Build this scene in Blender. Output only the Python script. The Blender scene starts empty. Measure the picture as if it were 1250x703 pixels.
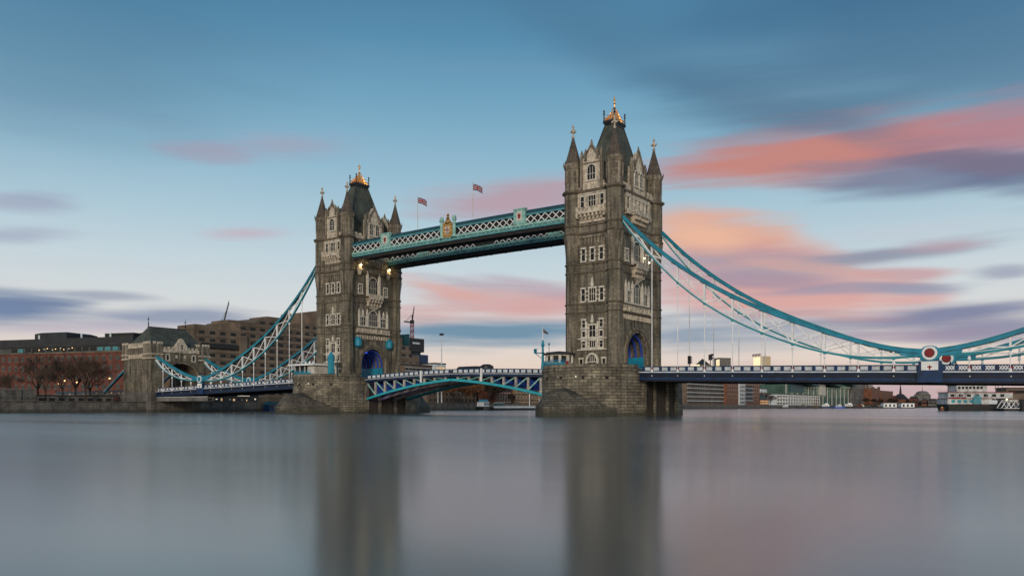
import bpy, math, random
import numpy as np
from mathutils import Vector, Matrix
random.seed(7)
R = math.radians
PI = math.pi
sc = bpy.context.scene
COL = sc.collection

# ------------------------------------------------------------------ camera
cam = bpy.data.cameras.new('camera'); camo = bpy.data.objects.new('camera', cam); COL.objects.link(camo)
camo.location = (126.77, -154.75, 1.415)
camo.rotation_euler = (R(90), 0, 0.635)
cam.sensor_width = 36; cam.lens = 965/1250*36
cam.shift_y = (496-351.5)/1250
cam.clip_start = 0.5; cam.clip_end = 20000
sc.camera = camo
sc.view_settings.view_transform = 'Standard'
sc.view_settings.look = 'None'
sc.view_settings.gamma = 1
sc.view_settings.exposure = 0.0
sc.view_settings.use_curve_mapping = False
sc.cycles.max_bounces = 6
WATER_Z = -0.45

def lin(h, k=1.0):
    r = []
    for i in (0, 2, 4):
        c = int(h[i:i+2], 16)/255
        r.append((c/12.92 if c <= .04045 else ((c+.055)/1.055)**2.4)*k)
    return (r[0], r[1], r[2], 1)

# ------------------------------------------------------------------ world
SUN_EL, SUN_AZ = 7.0, 150.0      # azimuth clockwise from +Y : behind the camera, slightly to its left
world = bpy.data.worlds.new('World'); sc.world = world; world.use_nodes = True
nt = world.node_tree; nt.nodes.clear()
def N(t, **k):
    n = nt.nodes.new(t)
    for a, b in k.items(): setattr(n, a, b)
    return n
def L(a, b): nt.links.new(a, b)
def M(op, a, b=None, c=None, clamp=False):
    n = N('ShaderNodeMath', operation=op, use_clamp=clamp)
    for i, x in enumerate((a, b, c)):
        if x is None: continue
        if isinstance(x, (int, float)): n.inputs[i].default_value = x
        else: L(x, n.inputs[i])
    return n.outputs[0]
def MR(x, a, b, c, d, kind='SMOOTHSTEP'):
    n = N('ShaderNodeMapRange', interpolation_type=kind); L(x, n.inputs[0])
    for i, v in enumerate((a, b, c, d)): n.inputs[i+1].default_value = v
    return n.outputs[0]
def MIX(f, a, b):
    n = N('ShaderNodeMix', data_type='RGBA')
    if isinstance(f, (int, float)): n.inputs[0].default_value = f
    else: L(f, n.inputs[0])
    for i, x in ((6, a), (7, b)):
        if isinstance(x, tuple): n.inputs[i].default_value = x
        else: L(x, n.inputs[i])
    return n.outputs[2]
tc = N('ShaderNodeTexCoord')
sep = N('ShaderNodeSeparateXYZ'); L(tc.outputs['Generated'], sep.inputs[0])
az = M('MULTIPLY', M('ARCTAN2', sep.outputs[0], sep.outputs[1]), 180/PI)
el = M('MULTIPLY', M('ARCSINE', sep.outputs[2]), 180/PI)
P = N('ShaderNodeCombineXYZ'); L(az, P.inputs[0]); L(el, P.inputs[1]); P = P.outputs[0]
def noise(vec, sx, sy, rot, detail=3, seed=0, rough=.5):
    m = N('ShaderNodeMapping'); L(vec, m.inputs[0])
    m.inputs['Rotation'].default_value = (0, 0, R(rot)); m.inputs['Scale'].default_value = (sx, sy, 1)
    m.inputs['Location'].default_value = (seed*3.7, seed*1.3, seed)
    n = N('ShaderNodeTexNoise'); L(m.outputs[0], n.inputs['Vector'])
    n.inputs['Scale'].default_value = 1; n.inputs['Detail'].default_value = detail; n.inputs['Roughness'].default_value = rough
    return n
w1 = noise(P, .07, .20, -4, 2, 1)
wv = N('ShaderNodeVectorMath', operation='SUBTRACT'); L(w1.outputs['Color'], wv.inputs[0]); wv.inputs[1].default_value = (.5, .5, .5)
ws = N('ShaderNodeVectorMath', operation='MULTIPLY'); L(wv.outputs[0], ws.inputs[0]); ws.inputs[1].default_value = (5, 1.0, 0)
PW = N('ShaderNodeVectorMath', operation='ADD'); L(P, PW.inputs[0]); L(ws.outputs[0], PW.inputs[1]); PW = PW.outputs[0]
streak = noise(PW, .045, .55, -5, 2, 2, .4).outputs[0]
streak2 = noise(PW, .08, .35, -7, 2, 5, .4).outputs[0]
streak3 = noise(PW, .11, 1.5, -3, 3, 9, .5).outputs[0]
def wisp(s_):
    return M('ADD', M('MULTIPLY', M('SUBTRACT', s_, .5), 1.35), M('MULTIPLY', M('SUBTRACT', streak3, .5), .8))
wisp_a, wisp_b = wisp(streak), wisp(streak2)
# clear-sky gradient over elevation
ramp = N('ShaderNodeValToRGB'); L(MR(el, -2, 90, 0, 1, 'LINEAR'), ramp.inputs[0])
stops = [(-2, 'DDBFAE'), (1.0, 'E9CDBD'), (3.0, 'E6D3C6'), (5.0, 'DFD9D5'), (7.0, 'D7DBDC'), (10, 'C6D6DE'), (13, 'AFCBD9'), (17, '90B9CF'), (21, '74A5C1'), (25, '598EAF'), (29, '477A9D'), (40, '38658A'), (90, '2A4C6E')]
cr = ramp.color_ramp
while len(cr.elements) > 1: cr.elements.remove(cr.elements[0])
cr.elements[0].position = 0; cr.elements[0].color = lin(stops[0][1])
for e_, h_ in stops[1:]:
    x = cr.elements.new((e_+2)/92); x.color = lin(h_)
col = ramp.outputs[0]
# sunset glow low in the sky behind the photographer
sunv = N('ShaderNodeVectorMath', operation='DOT_PRODUCT'); L(tc.outputs['Generated'], sunv.inputs[0])
sunv.inputs[1].default_value = (math.sin(R(SUN_AZ)), math.cos(R(SUN_AZ)), .1)
glow = M('MULTIPLY', MR(sunv.outputs['Value'], -.1, 1, 0, 1), MR(el, 45, 2, 0, 1))
col = MIX(M('MULTIPLY', glow, .72), col, (1.15, .95, .78, 1))
clouds = [
    (-66.7, 21.3, 18.2, 7.61, 11.2, '36597A', 0.3),
    (-7.8, 22.5, 24.1, 8.45, -15.5, '34567A', 0.5),
    (-17.8, 20.0, 11.3, 3.42, -13.5, '53748F', 0.5),
    (-28.4, 24.1, 11.7, 3.18, -24.0, '4C7391', 0.45),
    (-13.1, 16.5, 15.7, 2.36, 1.4, 'C4827F', 0.95),
    (-3.9, 16.5, 8.4, 2.30, -5.5, 'B58691', 0.8),
    (-17.8, 16.2, 8.0, 1.67, 4.6, 'C98B80', 0.6),
    (-9.2, 14.5, 11.2, 1.43, -4.0, '77809A', 0.8),
    (-3.9, 13.8, 5.8, 1.89, -16.9, '6C7693', 0.7),
    (-21.6, 11.4, 7.6, 2.17, -8.8, 'E3AB95', 0.95),
    (-17.2, 10.3, 7.3, 1.21, -7.6, 'D3A19E', 0.7),
    (-20.5, 9.4, 10.3, 1.70, -7.7, 'A798A8', 0.75),
    (-11.1, 9.8, 7.9, 0.73, 4.1, '8C92A6', 0.8),
    (-6.9, 10.2, 3.9, 0.63, -0.1, 'B89CA8', 0.7),
    (-9.9, 8.5, 3.0, 0.57, -0.9, 'C9A2A6', 0.8),
    (-16.2, 7.1, 11.1, 1.96, -5.7, 'DDA29B', 0.82),
    (-23.3, 8.3, 6.3, 1.56, -1.9, 'D2A09E', 0.60),
    (-15.7, 5.6, 14.9, 1.05, -2.1, '8C8DA3', 0.7),
    (-6.9, 6.0, 8.4, 0.91, 1.2, '8287A5', 0.9),
    (-5.2, 4.6, 6.0, 0.96, 1.9, '8B8DA8', 0.8),
    (-3.9, 8.2, 2.4, 0.54, -2.8, '9A9FB4', 0.7),
    (-8.8, 7.5, 3.5, 0.43, -3.9, '9A9CB0', 0.6),
    (-22.7, 4.9, 9.1, 1.56, -1.2, '7C93AA', 0.8),
    (-37.3, 7.4, 11.1, 2.00, -1.8, 'CFA2A2', 0.70),
    (-42.6, 6.2, 5.9, 1.12, 0.7, 'D2A19D', 0.59),
    (-34.3, 8.6, 5.9, 0.75, -12.0, 'B39FB0', 0.51),
    (-37.9, 5.2, 11.9, 1.36, 0.1, '7393AB', 0.95),
    (-35.5, 15.0, 9.7, 1.92, 2.6, 'B99DA8', 0.85),
    (-51.7, 17.6, 7.6, 1.08, 2.7, 'A89BAF', 0.45),
    (-57.1, 16.6, 3.9, 0.75, 0.0, 'A89BAF', 0.5),
    (-54.7, 11.7, 3.3, 0.61, 3.8, 'C6AEBB', 0.6),
    (-68.5, 12.4, 4.3, 0.82, 4.2, '9A98B4', 0.5),
    (-68.5, 10.4, 4.8, 0.68, 6.4, '9FA3BB', 0.55),
    (-68.5, 5.9, 5.9, 1.63, -1.0, '6F84A6', 0.95),
    (-59.9, 5.9, 6.9, 1.03, 2.5, '8996B0', 0.8),
    (-64.0, 7.1, 3.5, 0.43, -0.8, '8C95AC', 0.6),
    (-65.4, 4.9, 8.5, 0.70, 2.7, 'B9AFC0', 0.6),
    (-12.6, 1.0, 18.7, 2.20, -0.4, 'BFA3AD', 0.7),
    (-22.4, 11.8, 4.2, 1.25, -10.7, 'EDBBA0', 0.8),
    (-14.6, 9.1, 5.8, 0.52, -9.8, 'D5A9A2', 0.60),
    (-9.2, 7.0, 3.5, 0.50, -0.3, 'D9A7A4', 0.65),
    (-12.1, 7.7, 7.4, 0.44, -0.2, '9297AE', 0.6),
    (-18.3, 8.5, 4.7, 0.76, -6.8, '9C90A6', 0.6),
    (-41.1, 8.2, 4.4, 0.62, -13.1, 'DDA9A0', 0.59),
    (-34.6, 7.0, 4.5, 1.00, 3.7, 'D9A3A0', 0.59),
    (-39.1, 8.8, 4.4, 0.50, -5.4, 'A9A3B4', 0.42),
    (-9.7, 11.1, 7.1, 0.86, -1.1, 'C3CCD6', 0.5),
    (-6.5, 15.0, 5.0, 0.83, -12.3, '7D7288', 0.7),
    (-66.7, 6.4, 3.3, 0.55, 1.4, '6D80A2', 0.7),
    (-15.1, 18.5, 7.7, 1.20, -16.0, '5E7A95', 0.55),
    (-10.2, 4.5, 8.4, 0.58, 0.0, 'A08FA6', 0.6),
    (-15.1, 6.0, 5.8, 0.52, -2.3, 'CF9B9A', 0.52),
]
for i, (ca, ce, sa, se, ang, hx, st) in enumerate(clouds):
    m = N('ShaderNodeMapping', vector_type='TEXTURE'); L(PW, m.inputs[0])
    m.inputs['Location'].default_value = (ca, ce, 0); m.inputs['Rotation'].default_value = (0, 0, R(ang)); m.inputs['Scale'].default_value = (sa, se, 1)
    ln = N('ShaderNodeVectorMath', operation='LENGTH'); L(m.outputs[0], ln.inputs[0])
    d = M('ADD', ln.outputs['Value'], (wisp_a, wisp_b)[i % 2] if i not in (0, 1, 3) else M('MULTIPLY', M('SUBTRACT', streak2, .5), .6))
    f = MR(d, 1.15, .15, 0, min(1, st*1.08))
    col = MIX(f, col, lin(hx))
# faint streaks everywhere (long exposure drag)
col = MIX(M('MULTIPLY', MR(streak, .5, .75, 0, .10), MR(el, 24, 4, 0.2, 1)), col, lin('B7B2BE'))
sky = N('ShaderNodeTexSky', sky_type='NISHITA'); sky.sun_disc = False
sky.sun_elevation = R(SUN_EL); sky.sun_rotation = R(SUN_AZ)
bg1 = N('ShaderNodeBackground'); L(sky.outputs[0], bg1.inputs[0]); bg1.inputs[1].default_value = .06
bg2 = N('ShaderNodeBackground'); L(col, bg2.inputs[0]); bg2.inputs[1].default_value = 1.0
mx = N('ShaderNodeMixShader'); mx.inputs[0].default_value = .96; L(bg1.outputs[0], mx.inputs[1]); L(bg2.outputs[0], mx.inputs[2])
wo = N('ShaderNodeOutputWorld'); L(mx.outputs[0], wo.inputs[0])

sun = bpy.data.lights.new('sun', 'SUN'); sun.energy = 1.5; sun.angle = R(10); sun.color = (1, .86, .70)
suno = bpy.data.objects.new('sun', sun); COL.objects.link(suno)
suno.rotation_euler = Vector((-math.sin(R(SUN_AZ)), -math.cos(R(SUN_AZ)), -math.tan(R(14)))).to_track_quat('-Z', 'Y').to_euler()

# ------------------------------------------------------------------ materials
def newmat(name):
    m = bpy.data.materials.new(name); m.use_nodes = True
    return m, m.node_tree, m.node_tree.nodes['Principled BSDF']
def mat(name, c, rough=.6, metal=0, var=.15, scale=.8, bump=0, emit=None, es=0, stretch=1, spec=.5):
    m, t, b = newmat(name)
    b.inputs['Specular IOR Level'].default_value = spec
    n = t.nodes; l = t.links
    b.inputs['Roughness'].default_value = rough; b.inputs['Metallic'].default_value = metal
    if emit:
        b.inputs['Emission Color'].default_value = emit; b.inputs['Emission Strength'].default_value = es
    g = n.new('ShaderNodeNewGeometry'); mp = n.new('ShaderNodeMapping'); l.new(g.outputs['Position'], mp.inputs[0])
    mp.inputs['Scale'].default_value = (scale, scale, scale*stretch)
    nz = n.new('ShaderNodeTexNoise'); l.new(mp.outputs[0], nz.inputs['Vector']); nz.inputs['Scale'].default_value = 1; nz.inputs['Detail'].default_value = 5
    mr = n.new('ShaderNodeMapRange'); l.new(nz.outputs[0], mr.inputs[0])
    mr.inputs[1].default_value = .3; mr.inputs[2].default_value = .7; mr.inputs[3].default_value = 1-var*1.6; mr.inputs[4].default_value = 1+var
    vm = n.new('ShaderNodeVectorMath'); vm.operation = 'SCALE'; vm.inputs[0].default_value = c[:3]; l.new(mr.outputs[0], vm.inputs['Scale'])
    l.new(vm.outputs[0], b.inputs['Base Color'])
    if bump:
        bp = n.new('ShaderNodeBump'); bp.inputs['Strength'].default_value = bump; bp.inputs['Distance'].default_value = .05
        l.new(nz.outputs[0], bp.inputs['Height']); l.new(bp.outputs[0], b.inputs['Normal'])
    return m
def blockmat(name, c1, c2, mortar, bw, bh, var=.3, rough=.85, tide=None, msize=.03, bump=.4, streak=.35):
    """coursed masonry laid out in metres on the UV map"""
    m, t, b = newmat(name); n = t.nodes; l = t.links
    b.inputs['Roughness'].default_value = rough
    uv = n.new('ShaderNodeUVMap')
    br = n.new('ShaderNodeTexBrick'); l.new(uv.outputs[0], br.inputs[0])
    br.inputs['Color1'].default_value = c1; br.inputs['Color2'].default_value = c2; br.inputs['Mortar'].default_value = mortar
    br.inputs['Scale'].default_value = 1; br.inputs['Mortar Size'].default_value = msize; br.inputs['Brick Width'].default_value = bw; br.inputs['Row Height'].default_value = bh
    br.inputs['Mortar Smooth'].default_value = .3
    g = n.new('ShaderNodeNewGeometry')
    def nz(sx, sz, det=4):
        mp = n.new('ShaderNodeMapping'); l.new(g.outputs['Position'], mp.inputs[0]); mp.inputs['Scale'].default_value = (sx, sx, sz)
        q = n.new('ShaderNodeTexNoise'); l.new(mp.outputs[0], q.inputs['Vector']); q.inputs['Scale'].default_value = 1; q.inputs['Detail'].default_value = det
        return q.outputs[0]
    def mrng(x, a, bb, c, d):
        q = n.new('ShaderNodeMapRange'); l.new(x, q.inputs[0])
        for i, v in enumerate((a, bb, c, d)): q.inputs[i+1].default_value = v
        return q.outputs[0]
    def mul(a, bb):
        q = n.new('ShaderNodeMath'); q.operation = 'MULTIPLY'; l.new(a, q.inputs[0]); l.new(bb, q.inputs[1]); return q.outputs[0]
    f = mul(mrng(nz(.35, .35), .3, .7, 1-var, 1+var), mrng(nz(1.4, .12), .35, .7, 1+streak*.4, 1-streak))
    f = mul(f, mrng(nz(2.6, 2.6, 3), .3, .7, .8, 1.2))
    vm = n.new('ShaderNodeVectorMath'); vm.operation = 'SCALE'; l.new(br.outputs[0], vm.inputs[0]); l.new(f, vm.inputs['Scale'])
    out = vm.outputs[0]
    if tide is not None:   # algae and silt below the high water mark
        sp = n.new('ShaderNodeSeparateXYZ'); l.new(g.outputs['Position'], sp.inputs[0])
        ad = n.new('ShaderNodeMath'); ad.operation = 'MULTIPLY_ADD'; l.new(nz(.5, .3), ad.inputs[0]); ad.inputs[1].default_value = 1.6; l.new(sp.outputs[2], ad.inputs[2])
        k = mrng(ad.outputs[0], tide+.4, tide+1.6, .75, 0)
        mix = n.new('ShaderNodeMix'); mix.data_type = 'RGBA'; l.new(k, mix.inputs[0]); l.new(out, mix.inputs[6]); mix.inputs[7].default_value = (.035, .04, .028, 1)
        out = mix.outputs[2]
    l.new(out, b.inputs['Base Color'])
    bp = n.new('ShaderNodeBump'); bp.inputs['Strength'].default_value = bump; bp.inputs['Distance'].default_value = .06
    l.new(br.outputs['Fac'], bp.inputs['Height']); bp.invert = True; l.new(bp.outputs[0], b.inputs['Normal'])
    return m
def emat(name, c, s):
    m, t, b = newmat(name)
    b.inputs['Base Color'].default_value = c; b.inputs['Emission Color'].default_value = c; b.inputs['Emission Strength'].default_value = s
    return m
MT = {}
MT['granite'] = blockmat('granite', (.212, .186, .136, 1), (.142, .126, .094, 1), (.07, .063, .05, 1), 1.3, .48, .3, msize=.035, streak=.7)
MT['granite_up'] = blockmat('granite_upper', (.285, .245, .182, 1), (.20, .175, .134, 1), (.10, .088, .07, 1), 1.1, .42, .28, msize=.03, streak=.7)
MT['pier'] = blockmat('pier_granite', (.265, .235, .172, 1), (.135, .12, .09, 1), (.05, .045, .036, 1), 1.75, .62, .45, tide=.2, msize=.055, bump=.8)
MT['cutwater'] = blockmat('cutwater_stone', (.15, .135, .102, 1), (.085, .077, .06, 1), (.03, .028, .024, 1), 1.5, .6, .45, tide=.5, msize=.06)
MT['light'] = mat('portland_stone', (.56, .49, .385), .8, var=.35, scale=1.3, bump=.2)
MT['frame'] = mat('window_stone', (.66, .62, .53), .8, var=.2, scale=1.6)
MT['string'] = mat('weathered_string', (.135, .11, .08), .9, var=.3, scale=1.2)
MT['slate'] = blockmat('slate', (.088, .10, .078, 1), (.065, .075, .06, 1), (.04, .045, .036, 1), .6, .3, .3, rough=.8, msize=.02, bump=.3)
MT['cone'] = blockmat('cone_stone', (.135, .11, .085, 1), (.10, .082, .065, 1), (.05, .042, .034, 1), .8, .42, .3, msize=.05)
MT['glass'] = mat('window_glass', (.014, .015, .016), .35, var=.3, scale=.5, spec=.25)
MT['gold'] = mat('gilding', (.90, .46, .13), .35, 1, var=.25, scale=3, emit=(1, .42, .10, 1), es=.10)  # slight emission adds a painted glow to the gilding
MT['black'] = mat('black_iron', (.012, .012, .013), .5, var=.2)
MT['teal'] = mat('teal_paint', (.010, .25, .38), .45, var=.16, scale=.7)
MT['teal_green'] = mat('teal_green_paint', (.016, .27, .335), .45, var=.16, scale=.7)
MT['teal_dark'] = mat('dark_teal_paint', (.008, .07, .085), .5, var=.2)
MT['pale_green'] = mat('pale_green_paint', (.27, .52, .47), .5, var=.25, scale=1.3)
MT['mid_green'] = mat('mid_green_paint', (.07, .27, .32), .5, var=.2, scale=1.3)
MT['white'] = mat('white_paint', (.84, .86, .86), .5, var=.1, scale=.6)
MT['cream'] = mat('cream_paint', (.60, .58, .52), .6, var=.15)
MT['panel'] = mat('panel_grey', (.62, .68, .72), .6, var=.2, scale=1)
MT['navy'] = mat('navy_paint', (.003, .032, .105), .45, var=.3)
MT['navy_dark'] = mat('dark_navy_paint', (.002, .008, .026), .5, var=.3)
MT['red'] = mat('red_paint', (.23, .010, .012), .45, var=.1)
MT['dark'] = mat('dark_underside', (.018, .017, .017), .8, var=.3)
MT['soffit'] = mat('soffit_steel', (.24, .21, .23), .7, var=.25)
MT['stonegrey'] = mat('pale_stone', (.40, .38, .34), .85, var=.3, scale=.6)
MT['darkglass'] = mat('dark_building_glass', (.018, .022, .024), .4, var=.4, scale=.2, spec=.25)
MT['shipwhite'] = mat('ship_white', (.52, .53, .53), .6, var=.3, scale=.5)
MT['dullgold'] = mat('aged_gilding', (.55, .34, .12), .5, .6, var=.45, scale=2.5)
MT['shade_panel'] = mat('pier_shade', (.045, .036, .026), .9, var=.5, scale=.5, stretch=.25)  # near-black tone stands for shade on the pier faces, varied by streaky noise
MT['bluepanel'] = mat('blue_grey_panel', (.16, .20, .30), .6, var=.2)
MT['post'] = mat('weathered_cream', (.42, .39, .35), .6, var=.3, scale=1.5)
MT['turq'] = mat('turquoise_paint', (.02, .40, .48), .45, var=.15)
MT['blue'] = mat('blue_paint', (.03, .09, .50), .5, var=.15)
MT['asphalt'] = mat('asphalt', (.05, .05, .05), .9, var=.2)
MT['concrete'] = mat('concrete', (.17, .163, .15), .9, var=.3, scale=.25, bump=.2)
MT['quay'] = blockmat('quay_stone', (.16, .15, .135, 1), (.12, .112, .10, 1), (.06, .057, .05, 1), 1.8, .6, .35, tide=.2, msize=.05)
MT['redbrick'] = blockmat('red_brick', (.165, .05, .033, 1), (.12, .038, .027, 1), (.11, .052, .04, 1), .9, .3, .35, msize=.03, bump=.1)
MT['orangebrick'] = blockmat('orange_brick', (.25, .095, .048, 1), (.17, .07, .038, 1), (.14, .07, .05, 1), 1.2, .4, .3, msize=.04, bump=.1)
MT['yellowbrick'] = blockmat('yellow_brick', (.30, .175, .085, 1), (.22, .13, .068, 1), (.13, .09, .05, 1), 1.2, .4, .3, msize=.04, bump=.1)
MT['brownconc'] = mat('brown_concrete', (.15, .112, .082), .9, var=.3, scale=.15)
MT['brownband'] = mat('brown_band', (.20, .158, .12), .9, var=.25, scale=.12)
MT['metalroof'] = mat('metal_roof', (.028, .03, .034), .6, var=.3, scale=.2)
MT['bldgglass'] = mat('building_glass', (.03, .05, .05), .15, var=.4, scale=.3)
MT['winlit'] = emat('lit_window', (1, .62, .30, 1), .35)
MT['winwhite'] = emat('lit_white', (1, .88, .70, 1), .55)
MT['lamp'] = emat('lamp_glow', (1, .55, .22, 1), 2.5)
MT['lampw'] = emat('white_lamp_glow', (1, .8, .5, 1), 4)
MT['bluelamp'] = emat('blue_lamp_glow', (.05, .12, 1, 1), 1.2)
MT['bark'] = mat('bark', (.050, .036, .026), .9, var=.3, scale=2)
MT['twigs'] = mat('twigs', (.085, .055, .04), .9, var=.35, scale=.4)
MT['autumn_lit'] = mat('lamplit_autumn_leaves', (.27, .115, .04), .9, var=.4, scale=.6)  # leaf colour with the orange lamp glow on the crowns painted in
MT['land'] = mat('land', (.055, .055, .048), .95, var=.3, scale=.05)

# ------------------------------------------------------------------ mesh building
class MB:
    def __init__(s): s.v = []; s.f = []
    def box(s, x0, x1, y0, y1, z0, z1):
        b = len(s.v)
        s.v += [(x0,y0,z0),(x1,y0,z0),(x1,y1,z0),(x0,y1,z0),(x0,y0,z1),(x1,y0,z1),(x1,y1,z1),(x0,y1,z1)]
        s.f += [tuple(b+i for i in q) for q in ((0,3,2,1),(4,5,6,7),(0,1,5,4),(1,2,6,5),(2,3,7,6),(3,0,4,7))]
        return s
    def frustum(s, z0, a0, b0, z1, a1, b1, cx=0, cy=0):
        b = len(s.v)
        s.v += [(cx-a0,cy-b0,z0),(cx+a0,cy-b0,z0),(cx+a0,cy+b0,z0),(cx-a0,cy+b0,z0),(cx-a1,cy-b1,z1),(cx+a1,cy-b1,z1),(cx+a1,cy+b1,z1),(cx-a1,cy+b1,z1)]
        s.f += [tuple(b+i for i in q) for q in ((0,3,2,1),(4,5,6,7),(0,1,5,4),(1,2,6,5),(2,3,7,6),(3,0,4,7))]
        return s
    def bar(s, p, q, w, h=None, up=(0, 0, 1)):
        """rectangular beam from p to q, w across, h in the up direction"""
        h = h or w
        p = Vector(p); q = Vector(q); d = (q-p)
        if d.length < 1e-6: return s
        d.normalize(); u = Vector(up)
        if abs(d.dot(u)) > .98: u = Vector((1, 0, 0))
        a = d.cross(u).normalized()*(w/2); c = a.cross(d).normalized()*(h/2)
        b = len(s.v)
        for o in (p, q):
            s.v += [tuple(o-a-c), tuple(o+a-c), tuple(o+a+c), tuple(o-a+c)]
        s.f += [tuple(b+i for i in k) for k in ((0,1,2,3),(7,6,5,4),(0,4,5,1),(1,5,6,2),(2,6,7,3),(3,7,4,0))]
        return s
    def tube(s, p, q, r0, r1=None, n=6):
        r1 = r0 if r1 is None else r1
        p = Vector(p); q = Vector(q); d = q-p
        if d.length < 1e-6: return s
        d.normalize(); a = d.orthogonal().normalized(); c = d.cross(a); b = len(s.v)
        for o, r in ((p, r0), (q, r1)):
            for i in range(n):
                t = 2*PI*i/n; s.v.append(tuple(o+a*(r*math.cos(t))+c*(r*math.sin(t))))
        for i in range(n): s.f.append((b+i, b+(i+1) % n, b+n+(i+1) % n, b+n+i))
        s.f.append(tuple(b+i for i in range(n-1, -1, -1))); s.f.append(tuple(b+n+i for i in range(n)))
        return s
    def lathe(s, prof, cx=0, cy=0, n=8, rot=None):
        rot = PI/n if rot is None else rot
        b = len(s.v)
        for z, r in prof:
            for i in range(n):
                t = 2*PI*i/n+rot; s.v.append((cx+r*math.cos(t), cy+r*math.sin(t), z))
        for k in range(len(prof)-1):
            for i in range(n):
                s.f.append((b+k*n+i, b+k*n+(i+1) % n, b+(k+1)*n+(i+1) % n, b+(k+1)*n+i))
        s.f.append(tuple(b+i for i in range(n-1, -1, -1))); k = (len(prof)-1)*n; s.f.append(tuple(b+k+i for i in range(n)))
        return s
    def sphere(s, c, r, n=8, m=5):
        prof = [(c[2]+r*math.sin(-PI/2+PI*(k+.15)/(m+.3)), r*math.cos(-PI/2+PI*(k+.15)/(m+.3))) for k in range(m+1)]
        return s.lathe(prof, c[0], c[1], n)
    def prism(s, poly, axis, a0, a1):
        """poly = list of 2-D points; axis x: (y,z), y: (x,z), z: (x,y)"""
        b = len(s.v); n = len(poly)
        for a in (a0, a1):
            for p, q in poly:
                s.v.append({'x': (a, p, q), 'y': (p, a, q), 'z': (p, q, a)}[axis])
        for i in range(n): s.f.append((b+i, b+(i+1) % n, b+n+(i+1) % n, b+n+i))
        s.f.append(tuple(b+i for i in range(n-1, -1, -1))); s.f.append(tuple(b+n+i for i in range(n)))
        return s
    def strip(s, A, B, C_, D_):
        """solid swept through four matching polylines (closed quad section)"""
        n = len(A); b = len(s.v)
        for i in range(n): s.v += [tuple(A[i]), tuple(B[i]), tuple(C_[i]), tuple(D_[i])]
        for i in range(n-1):
            o = b+4*i
            for k in range(4): s.f.append((o+k, o+(k+1) % 4, o+4+(k+1) % 4, o+4+k))
        s.f.append((b+3, b+2, b+1, b)); o = b+4*(n-1); s.f.append((o, o+1, o+2, o+3))
        return s
    def chord(s, pts, w, h):
        """beam following pts [(x,z)] in the plane y=0"""
        n = len(pts); A = []; B = []; C_ = []; D_ = []
        for i, (x, z) in enumerate(pts):
            x0, z0 = pts[max(0, i-1)]; x1, z1 = pts[min(n-1, i+1)]
            l = math.hypot(x1-x0, z1-z0); nx, nz = -(z1-z0)/l*h/2, (x1-x0)/l*h/2
            A.append((x-nx, -w/2, z-nz)); B.append((x-nx, w/2, z-nz)); C_.append((x+nx, w/2, z+nz)); D_.append((x+nx, -w/2, z+nz))
        return s.strip(A, B, C_, D_)
    def xf(s, fn): s.v = [tuple(fn(Vector(p))) for p in s.v]; return s
    def add(s, o, fn=lambda p: p):
        b = len(s.v); s.v += [tuple(fn(Vector(p))) for p in o.v]; s.f += [tuple(b+i for i in q) for q in o.f]; return s
    def groups(s):
        """pieces that touch one another, as separate builders"""
        par = list(range(len(s.v)))
        def find(i):
            while par[i] != i: par[i] = par[par[i]]; i = par[i]
            return i
        for f in s.f:
            for k in f[1:]: par[find(k)] = find(f[0])
        comp = {}
        for i in range(len(s.v)): comp.setdefault(find(i), []).append(i)
        bb = []
        for k, ids in comp.items():
            P_ = [s.v[i] for i in ids]; bb.append([k, [min(p[a] for p in P_)-.02 for a in range(3)], [max(p[a] for p in P_)+.02 for a in range(3)]])
        for i in range(len(bb)):
            for j in range(i):
                if all(bb[i][1][a] <= bb[j][2][a] and bb[j][1][a] <= bb[i][2][a] for a in range(3)): par[find(bb[i][0])] = find(bb[j][0])
        out = {}
        for f in s.f:
            r = find(f[0]); g, mp = out.setdefault(r, (MB(), {}))
            for i in f:
                if i not in mp: mp[i] = len(g.v); g.v.append(s.v[i])
            g.f.append(tuple(mp[i] for i in f))
        return [g for g, _ in out.values()]
    def build_split(s, name, m, parent=None, **k):
        o = None
        for g in s.groups(): o = g.build(name, m, parent, **k)
        return o
    def build(s, name, m, parent=None, loc=(0, 0, 0), rz=0, smooth=False, uvf=None):
        me = bpy.data.meshes.new(name); me.from_pydata(s.v, [], s.f)
        import bmesh
        bm = bmesh.new(); bm.from_mesh(me); bmesh.ops.recalc_face_normals(bm, faces=bm.faces)
        uvl = bm.loops.layers.uv.new('UVMap')
        for f in bm.faces:
            nn = f.normal
            if uvf and abs(nn.z) < .93:
                for lp in f.loops: lp[uvl].uv = uvf(lp.vert.co)
            elif abs(nn.z) > .93:
                for lp in f.loops: lp[uvl].uv = (lp.vert.co.x, lp.vert.co.y)
            else:
                t = Vector((-nn.y, nn.x, 0)).normalized()
                k = 1/max(.2, math.sqrt(max(0, 1-nn.z*nn.z)))
                for lp in f.loops: lp[uvl].uv = (lp.vert.co.dot(t), lp.vert.co.z*k)
            f.smooth = smooth
        bm.to_mesh(me); bm.free()
        me.materials.append(MT[m] if isinstance(m, str) else m)
        o = bpy.data.objects.new(name, me); COL.objects.link(o); o.location = loc; o.rotation_euler = (0, 0, rz)
        if parent: o.parent = parent
        return o
def thing(name, label, cat, loc=(0, 0, 0), rz=0, group=None):
    o = bpy.data.objects.new(name, None); COL.objects.link(o); o.location = loc; o.rotation_euler = (0, 0, rz)
    return tag(o, label, cat, group)
def tag(o, label=None, cat=None, group=None, kind=None):
    if label: o['label'] = label
    if cat: o['category'] = cat
    if group: o['group'] = group
    if kind: o['kind'] = kind
    return o
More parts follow.
